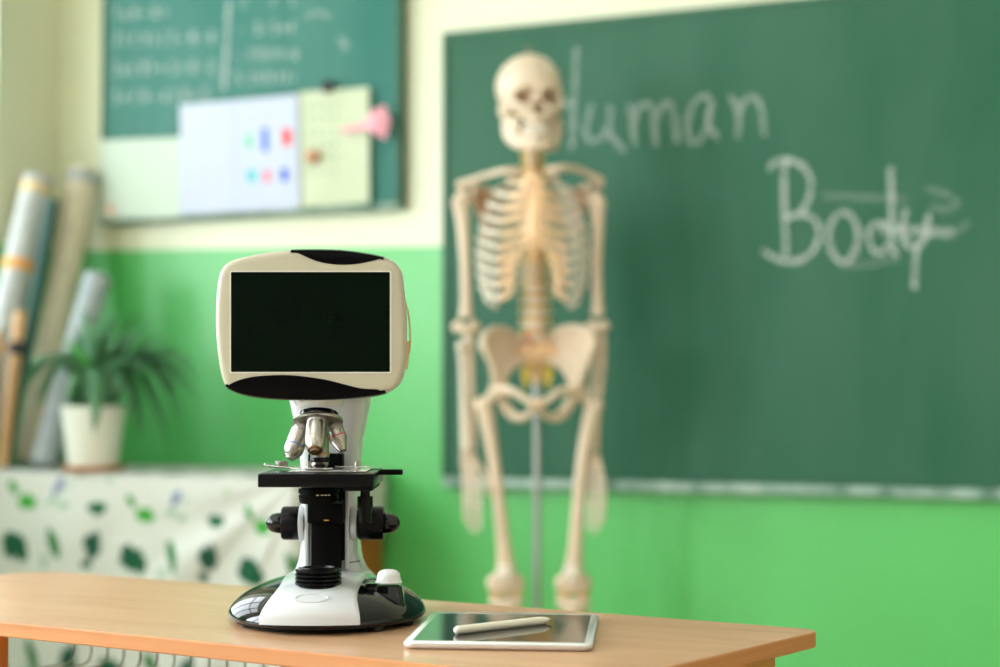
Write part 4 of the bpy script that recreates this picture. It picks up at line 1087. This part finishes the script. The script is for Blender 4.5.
# slide holder
bm = bmesh.new(); add_box(bm, Q(.012, -.070, .1713), (.082, .072, .0012), .0004)
plate = obj('stage_plate', bm, 'chrome', stage)
bm = bmesh.new(); add_lathe(bm, [(.014, .0), (.0145, .0003), (.0145, .0012), (.012, .0014)], Q(0, -.082, .1714), seg=36); obj('stage_opening', bm, 'matt_black', plate)
bm = bmesh.new(); add_tube(bm, [Q(-.054, -.095, .1777), Q(-.050, -.095, .1764), Q(-.036, -.094, .1751), Q(-.018, -.093, .1739)], [.0011, .0011, .0010, .0010], 8); add_ball(bm, Q(-.0545, -.095, .1779), .0016)
add_box(bm, Q(-.002, -.093, .1737), (.036, .008, .0014), .0004); obj('slide_clip', bm, 'chrome', stage)
bm = bmesh.new(); add_box(bm, Q(.033, -.050, .1737), (.038, .006, .0016), .0004); obj('slide_clip', bm, 'chrome', stage)
bm = bmesh.new(); add_lathe(bm, [(.0062, -.006), (.0066, -.004), (.0066, .0), (.005, .0014)], Q(-.0425, -.060, .1784), seg=24, sx=1.05); bmesh.ops.translate(bm, vec=(0, 0, .0008), verts=bm.verts); obj('clip_knob', bm, 'satin', stage)
for x, y in ((-.0135, -.055), (.038, -.045)):
    bm = bmesh.new(); add_lathe(bm, [(.0022, -.004), (.0022, .001), (.0034, .0015), (.0034, .0055), (.0025, .0065)], Q(x, y, .1734), seg=18); obj('clip_screw', bm, 'satin', stage)
# coaxial stage drive hanging under the right side
bm = bmesh.new(); add_lathe(bm, [(.0052, .0), (.0052, -.010), (.0084, -.0105), (.0084, -.0225), (.0072, -.023), (.0070, -.038), (.006, -.039)], Q(.0475, -.060, .1530), seg=28)
obj('stage_drive_knob', bm, 'black_pl', mic)
# condenser
bm = bmesh.new()
add_lathe(bm, [(.0185, .157), (.0185, .1490), (.0215, .1485), (.0215, .1440), (.0200, .1435), (.0200, .1420), (.0212, .1415), (.0205, .1350), (.0190, .1330)], Q(0, -.080, 0), seg=48)
cond = obj('condenser', bm, 'matt_black', mic)
bm = bmesh.new()
for a in (-62, -72, -82, -95):
    r = math.radians(a + 8); c = V((math.cos(r), math.sin(r), 0)); add_box(bm, Q(0, -.080, .1462) + c * .0216, (.0026, .0006, .0010), R=Matrix.Rotation(r + PI / 2, 4, 'Z'))
obj('scale_marks', bm, 'tick', cond)
bm = bmesh.new(); add_tube(bm, [Q(.018, -.088, .1400), Q(.0235, -.094, .1395)], .0018, 8, smooth=False); add_ball(bm, Q(.0240, -.0945, .1395), .0026); obj('iris_lever', bm, 'black_pl', cond)
bm = bmesh.new(); add_box(bm, Q(0, -.002, .1235), (.0395, .026, .0270), .0015); br = obj('focus_bracket', bm, 'matt_black', mic)
bm = bmesh.new(); add_box(bm, Q(.001, -.0152, .1135), (.0056, .0006, .0010)); obj('orange_mark', bm, 'orange_tick', br)
bm = bmesh.new(); add_box(bm, Q(0, .004, .105), (.0330, .022, .115), .0012); add_box(bm, Q(.0015, .006, .118), (.037, .012, .10), .001); add_box(bm, Q(0, -.035, .143), (.020, .06, .010), .001); obj('focus_rail', bm, 'matt_black', mic)
# light collar with rings
pr = [(.0225, .045), (.0240, .046)]
for k in range(4):
    z = .0480 + k * .0043; pr += [(.0232, z - .0006), (.0246, z + .0004), (.0246, z + .0026), (.0226, z + .0033)]
pr += [(.0215, .0655), (.0165, .0658), (.0160, .0640), (.004, .0638)]
bm = bmesh.new(); add_lathe(bm, pr, Q(0, -.080, 0), seg=56); obj('light_collar', bm, 'black_pl', mic, sharp=30)
# focus knobs
KZ, KY = .1077, .020
for s, xc, xd in ((-1, .054, .0725), (1, .060, .078)):
    d = V((s, 0, 0))
    bm = bmesh.new(); add_lathe(bm, [(.0205, .026), (.0212, .0275), (.0208, .0318), (.019, .0324)], Q(0, KY, KZ), d, 40); obj('knob_mount', bm, 'white_pl', mic)
    bm = bmesh.new(); add_lathe(bm, [(.016, .0310), (.0186, .0325), (.0188, .034), (.0188, xc - .0025), (.0176, xc), (.011, xc + .0002)], Q(.002, KY, KZ), d, 44)
    kn = obj('coarse_focus_knob', bm, 'black_pl', mic)
    for k in range(44):
        pass
    bm = bmesh.new(); add_lathe(bm, [(.0108, xc - .001), (.0116, xc + .001), (.0114, xc + .005), (.0100, xc + (xd - xc) * .62), (.0068, xc + (xd - xc) * .86), (.0032, xd - .0006), (.0006, xd)], Q(.002, KY, KZ), d, 36); obj('fine_focus_knob', bm, 'gloss_black', kn)
# brightness dial pod on the right wing
bm = bmesh.new()
add_loft(bm, [sell(.0735, -.040, .020, .0180, .0255, 5), sell(.0725, -.039, .034, .0160, .0230, 5), sell(.0712, -.036, .0432, .0150, .0185, 5), sell(.0712, -.036, .0447, .0142, .0175, 5)])
add_loft(bm, [sell(.0530, -.046, .024, .0085, .014, 6), sell(.0530, -.045, .0440, .0080, .0130, 6), sell(.0545, -.040, .0475, .0075, .0095, 6)])
pod = obj('dial_housing', bm, 'gloss_black', mic, sharp=50)
bm = bmesh.new(); pr = [(.0142, .0440), (.0145, .0448), (.0145, .0456), (.0128, .0460), (.0124, .0520), (.0117, .0545), (.0090, .0570), (.0050, .0583), (.0008, .0587)]
add_lathe(bm, pr, Q(.0712, -.034, 0), seg=40)
for k in range(28): a = 2 * PI * k / 28; add_box(bm, Q(.0712 + .0127 * math.cos(a), -.034 + .0127 * math.sin(a), .0490), (.0010, .0010, .0056), .0003, 1, R=Matrix.Rotation(a, 4, 'Z'))
obj('brightness_dial', bm, 'dial', pod)
# ---- screen unit
OUT = [(215, 325), (215.5, 300), (217.3, 281), (221, 269), (229.5, 261), (245, 256.3), (265, 252.3), (285, 250), (310, 249.3), (340, 250), (365, 253), (384, 256.8), (394, 261.5), (400.5, 270), (403, 285), (405, 305),
       (406, 325), (406, 345), (405, 362), (402, 378), (396, 387), (386, 393), (370, 396.5), (340, 399), (305, 400), (270, 399), (245, 395.5), (232, 391), (224.5, 385.5), (220, 372), (216.7, 350)]
YS = -.120   # front plane, local
def m2(p, y=YS): return QP(p[0], p[1], y)
outl = catmull([m2(p) for p in OUT], 4, closed=True)
cen_ = sum(outl, V((0, 0, 0))) / len(outl)
def off_out(pts, d):
    out = []; L = len(pts)
    for i, p in enumerate(pts):
        t = (pts[(i + 1) % L] - pts[i - 1]).normalized(); n = V((t.z, 0, -t.x))
        if n.dot(p - cen_) < 0: n = -n
        out.append(p + n * d)
    return out
def lift(pts, dy): return [V((p.x, YS + Y0 + dy, p.z)) for p in pts]
bm = bmesh.new()
add_loft(bm, [lift(off_out(outl, d), y) for d, y in ((-.0080, .0000), (-.0045, .0004), (-.0020, .0015), (-.0006, .0035), (0, .006), (0, .020), (-.0015, .025), (-.006, .030))])
scr = obj('screen_housing', bm, ['bezel', 'white_pl'], mic, sharp=60)
for pl in scr.data.polygons:
    if pl.normal.y > -.5: pl.material_index = 1
def rrect(x0, y0, x1, y1, r):
    c = [V((x0, y0, 0)), V((x1, y0, 0)), V((x1, y1, 0)), V((x0, y1, 0))]
    return [(p.x, p.y) for p in round_poly(c, [r] * 4, 5)]
bm = bmesh.new(); R1 = [m2(p) for p in rrect(229.6, 270.7, 391.4, 373.3, 2)]; R2 = [m2(p) for p in rrect(231, 272, 390, 372, 1.2)]
add_loft(bm, [lift(R1, .0005), lift(R1, -.0006), lift(R2, -.0006), lift(R2, .0002)]); obj('screen_rim', bm, 'bezel_rim', scr)
bm = bmesh.new(); R3 = [m2(p) for p in rrect(230.8, 271.8, 390.2, 372.2, 1.2)]
add_loft(bm, [lift(R3, .0004), lift(R3, -.0003)]); obj('display', bm, 'screen', scr, smooth=False)
def trim(front_curve, i0, i1, nm):
    """black trim: front curve across the bezel, then wraps round the housing edge"""
    so = off_out(outl, .0004)[i0:i1]
    fc = catmull([m2(p) for p in front_curve], 6)
    d = off_out(outl, -.0032)[i0:i1]
    # resample curve
    def rs(P, n):
        L = [0]; 
        for a, b in zip(P, P[1:]): L.append(L[-1] + (b - a).length)
        o = []; 
        for k in range(n):
            t = L[-1] * k / (n - 1); j = 0
            while j < len(L) - 2 and L[j + 1] < t: j += 1
            f = (t - L[j]) / max(1e-9, L[j + 1] - L[j]); o.append(P[j].lerp(P[j + 1], f))
        return o
    n = 40; a = rs(fc, n); b = rs(d, n); c = rs(so, n)
    if (a[0] - b[0]).length > (a[0] - b[-1]).length: a.reverse()
    bm = bmesh.new(); ln = [(a, .0008), (a, -.0004), (b, -.0004), ([p.lerp(q, .6) for p, q in zip(b, c)], .0006), (c, .005), (c, .022), ([p.lerp(q, .6) for p, q in zip(c, b)], .026)]
    rows = [[bm.verts.new(V((p.x, YS + Y0 + y, p.z))) for p in P] for P, y in ln]
    for r0, r1 in zip(rows, rows[1:]):
        for k in range(n - 1): bm.faces.new((r0[k], r0[k + 1], r1[k + 1], r1[k]))
    return obj(nm, bm, 'trim_black', scr, sharp=40)
trim([(293, 250), (302, 255), (318, 261.5), (336, 264.6), (355, 264.2), (372, 261), (384, 257)], 29, 45, 'top_trim')
trim([(225.5, 386.5), (238, 380.5), (255, 376.5), (280, 375), (300, 376), (325, 379.5), (345, 384.5), (362, 388.5), (378, 389.5), (384, 393.5)], 84, 113, 'bottom_trim')
# stylus loop on the right edge
bm = bmesh.new(); add_tube(bm, [QP(405, 300, -.105), QP(408, 312, -.105), QP(410, 328, -.105), QP(410.3, 342, -.105), QP(409, 354, -.105)], .0009, 8, flat=(V((0, 1, 0)), 3))
add_prism(bm, [QP(404.5, 341, -.108), QP(409.5, 341, -.108), QP(407.4, 369, -.108), QP(403.2, 369, -.108)], (0, .008, 0))
obj('side_clip', bm, 'tan_pl', scr)

# ------------------------------------------------------------------ tablet and stylus
tq = [on_z(*p, DZ + .007) for p in ((404, 642.5), (590.5, 645), (601, 613.5), (429.5, 612))]
tc_ = sum(tq, V((0, 0, 0))) / 4; tc_.z = DZ
tdv = (tq[2] + tq[3] - tq[0] - tq[1]); ta = math.atan2(-tdv.x, tdv.y)
Rt = Matrix.Rotation(ta, 4, 'Z')
def T(x, y, z): return tc_ + Rt @ V((x, y, z))
tw = ((tq[1] - tq[0]).length + (tq[2] - tq[3]).length) / 4; tl = tdv.length / 4
tab = thing('tablet', 'white-framed tablet with a dark reflecting screen lying flat on the desk', 'tablet', tc_)
def rr3(hx, hy, r, z): return [T(p.x, p.y, z) for p in round_poly([V((-hx, -hy, 0)), V((hx, -hy, 0)), V((hx, hy, 0)), V((-hx, hy, 0))], [r] * 4, 8)]
bm = bmesh.new(); add_loft(bm, [rr3(tw - .004, tl - .004, .008, .0004), rr3(tw - .001, tl - .001, .010, .002), rr3(tw, tl, .011, .0045), rr3(tw - .0003, tl - .0003, .011, .0062)]); obj('shell', bm, 'tab_alu', tab, sharp=60)
bm = bmesh.new(); add_loft(bm, [rr3(tw - .0006, tl - .0006, .0106, .0055), rr3(tw - .0006, tl - .0006, .0106, .0067), rr3(tw - .0012, tl - .0012, .010, .0070)]); obj('bezel', bm, 'tab_white', tab)
bm = bmesh.new(); add_loft(bm, [rr3(tw - .0085, tl - .0135, .001, .0066), rr3(tw - .0085, tl - .0135, .001, .00715)]); obj('display', bm, 'tab_glass', tab, smooth=False)
zs = DZ + .0072 + .0043
p0 = on_z(454.5, 630.4, zs); p1 = on_z(552, 619.4, zs - .0004)
sty = thing('stylus', 'cream white stylus pen lying across the tablet', 'stylus', p0)
d = p1 - p0; L = d.length
bm = bmesh.new(); add_lathe(bm, [(.0006, -.0002), (.0026, .0006), (.0040, .0030), (.0043, .006), (.0043, L * .86), (.0040, L * .90), (.0030, L * .945), (.0029, L * .95)], p0, d, 28); obj('barrel', bm, 'stylus', sty)
bm = bmesh.new(); add_lathe(bm, [(.0028, L * .945), (.0022, L * .965), (.0011, L * .99), (.0003, L)], p0, d, 20); obj('tip', bm, 'bezel', sty)

# ------------------------------------------------------------------ world, camera, colour
w = bpy.data.worlds.new('sky'); SC.world = w; w.use_nodes = True
bg = w.node_tree.nodes['Background']; bg.inputs['Color'].default_value = (.85, .93, 1, 1); bg.inputs['Strength'].default_value = 1.5
cd = bpy.data.cameras.new('camera'); cam = bpy.data.objects.new('camera', cd); link(cam)
cd.sensor_width = 36; cd.lens = F * 36 / 1000
cam.location = (0, 0, ZC); cam.rotation_euler = (PI / 2 + PITCH, 0, 0)
cd.clip_start = .05; cd.clip_end = 60
cd.dof.use_dof = True; cd.dof.focus_distance = 1.70; cd.dof.aperture_fstop = 2.5
SC.camera = cam
vs = SC.view_settings; vs.view_transform = 'Standard'; vs.look = 'None'; vs.gamma = 1; vs.use_curve_mapping = False; vs.exposure = 0.36
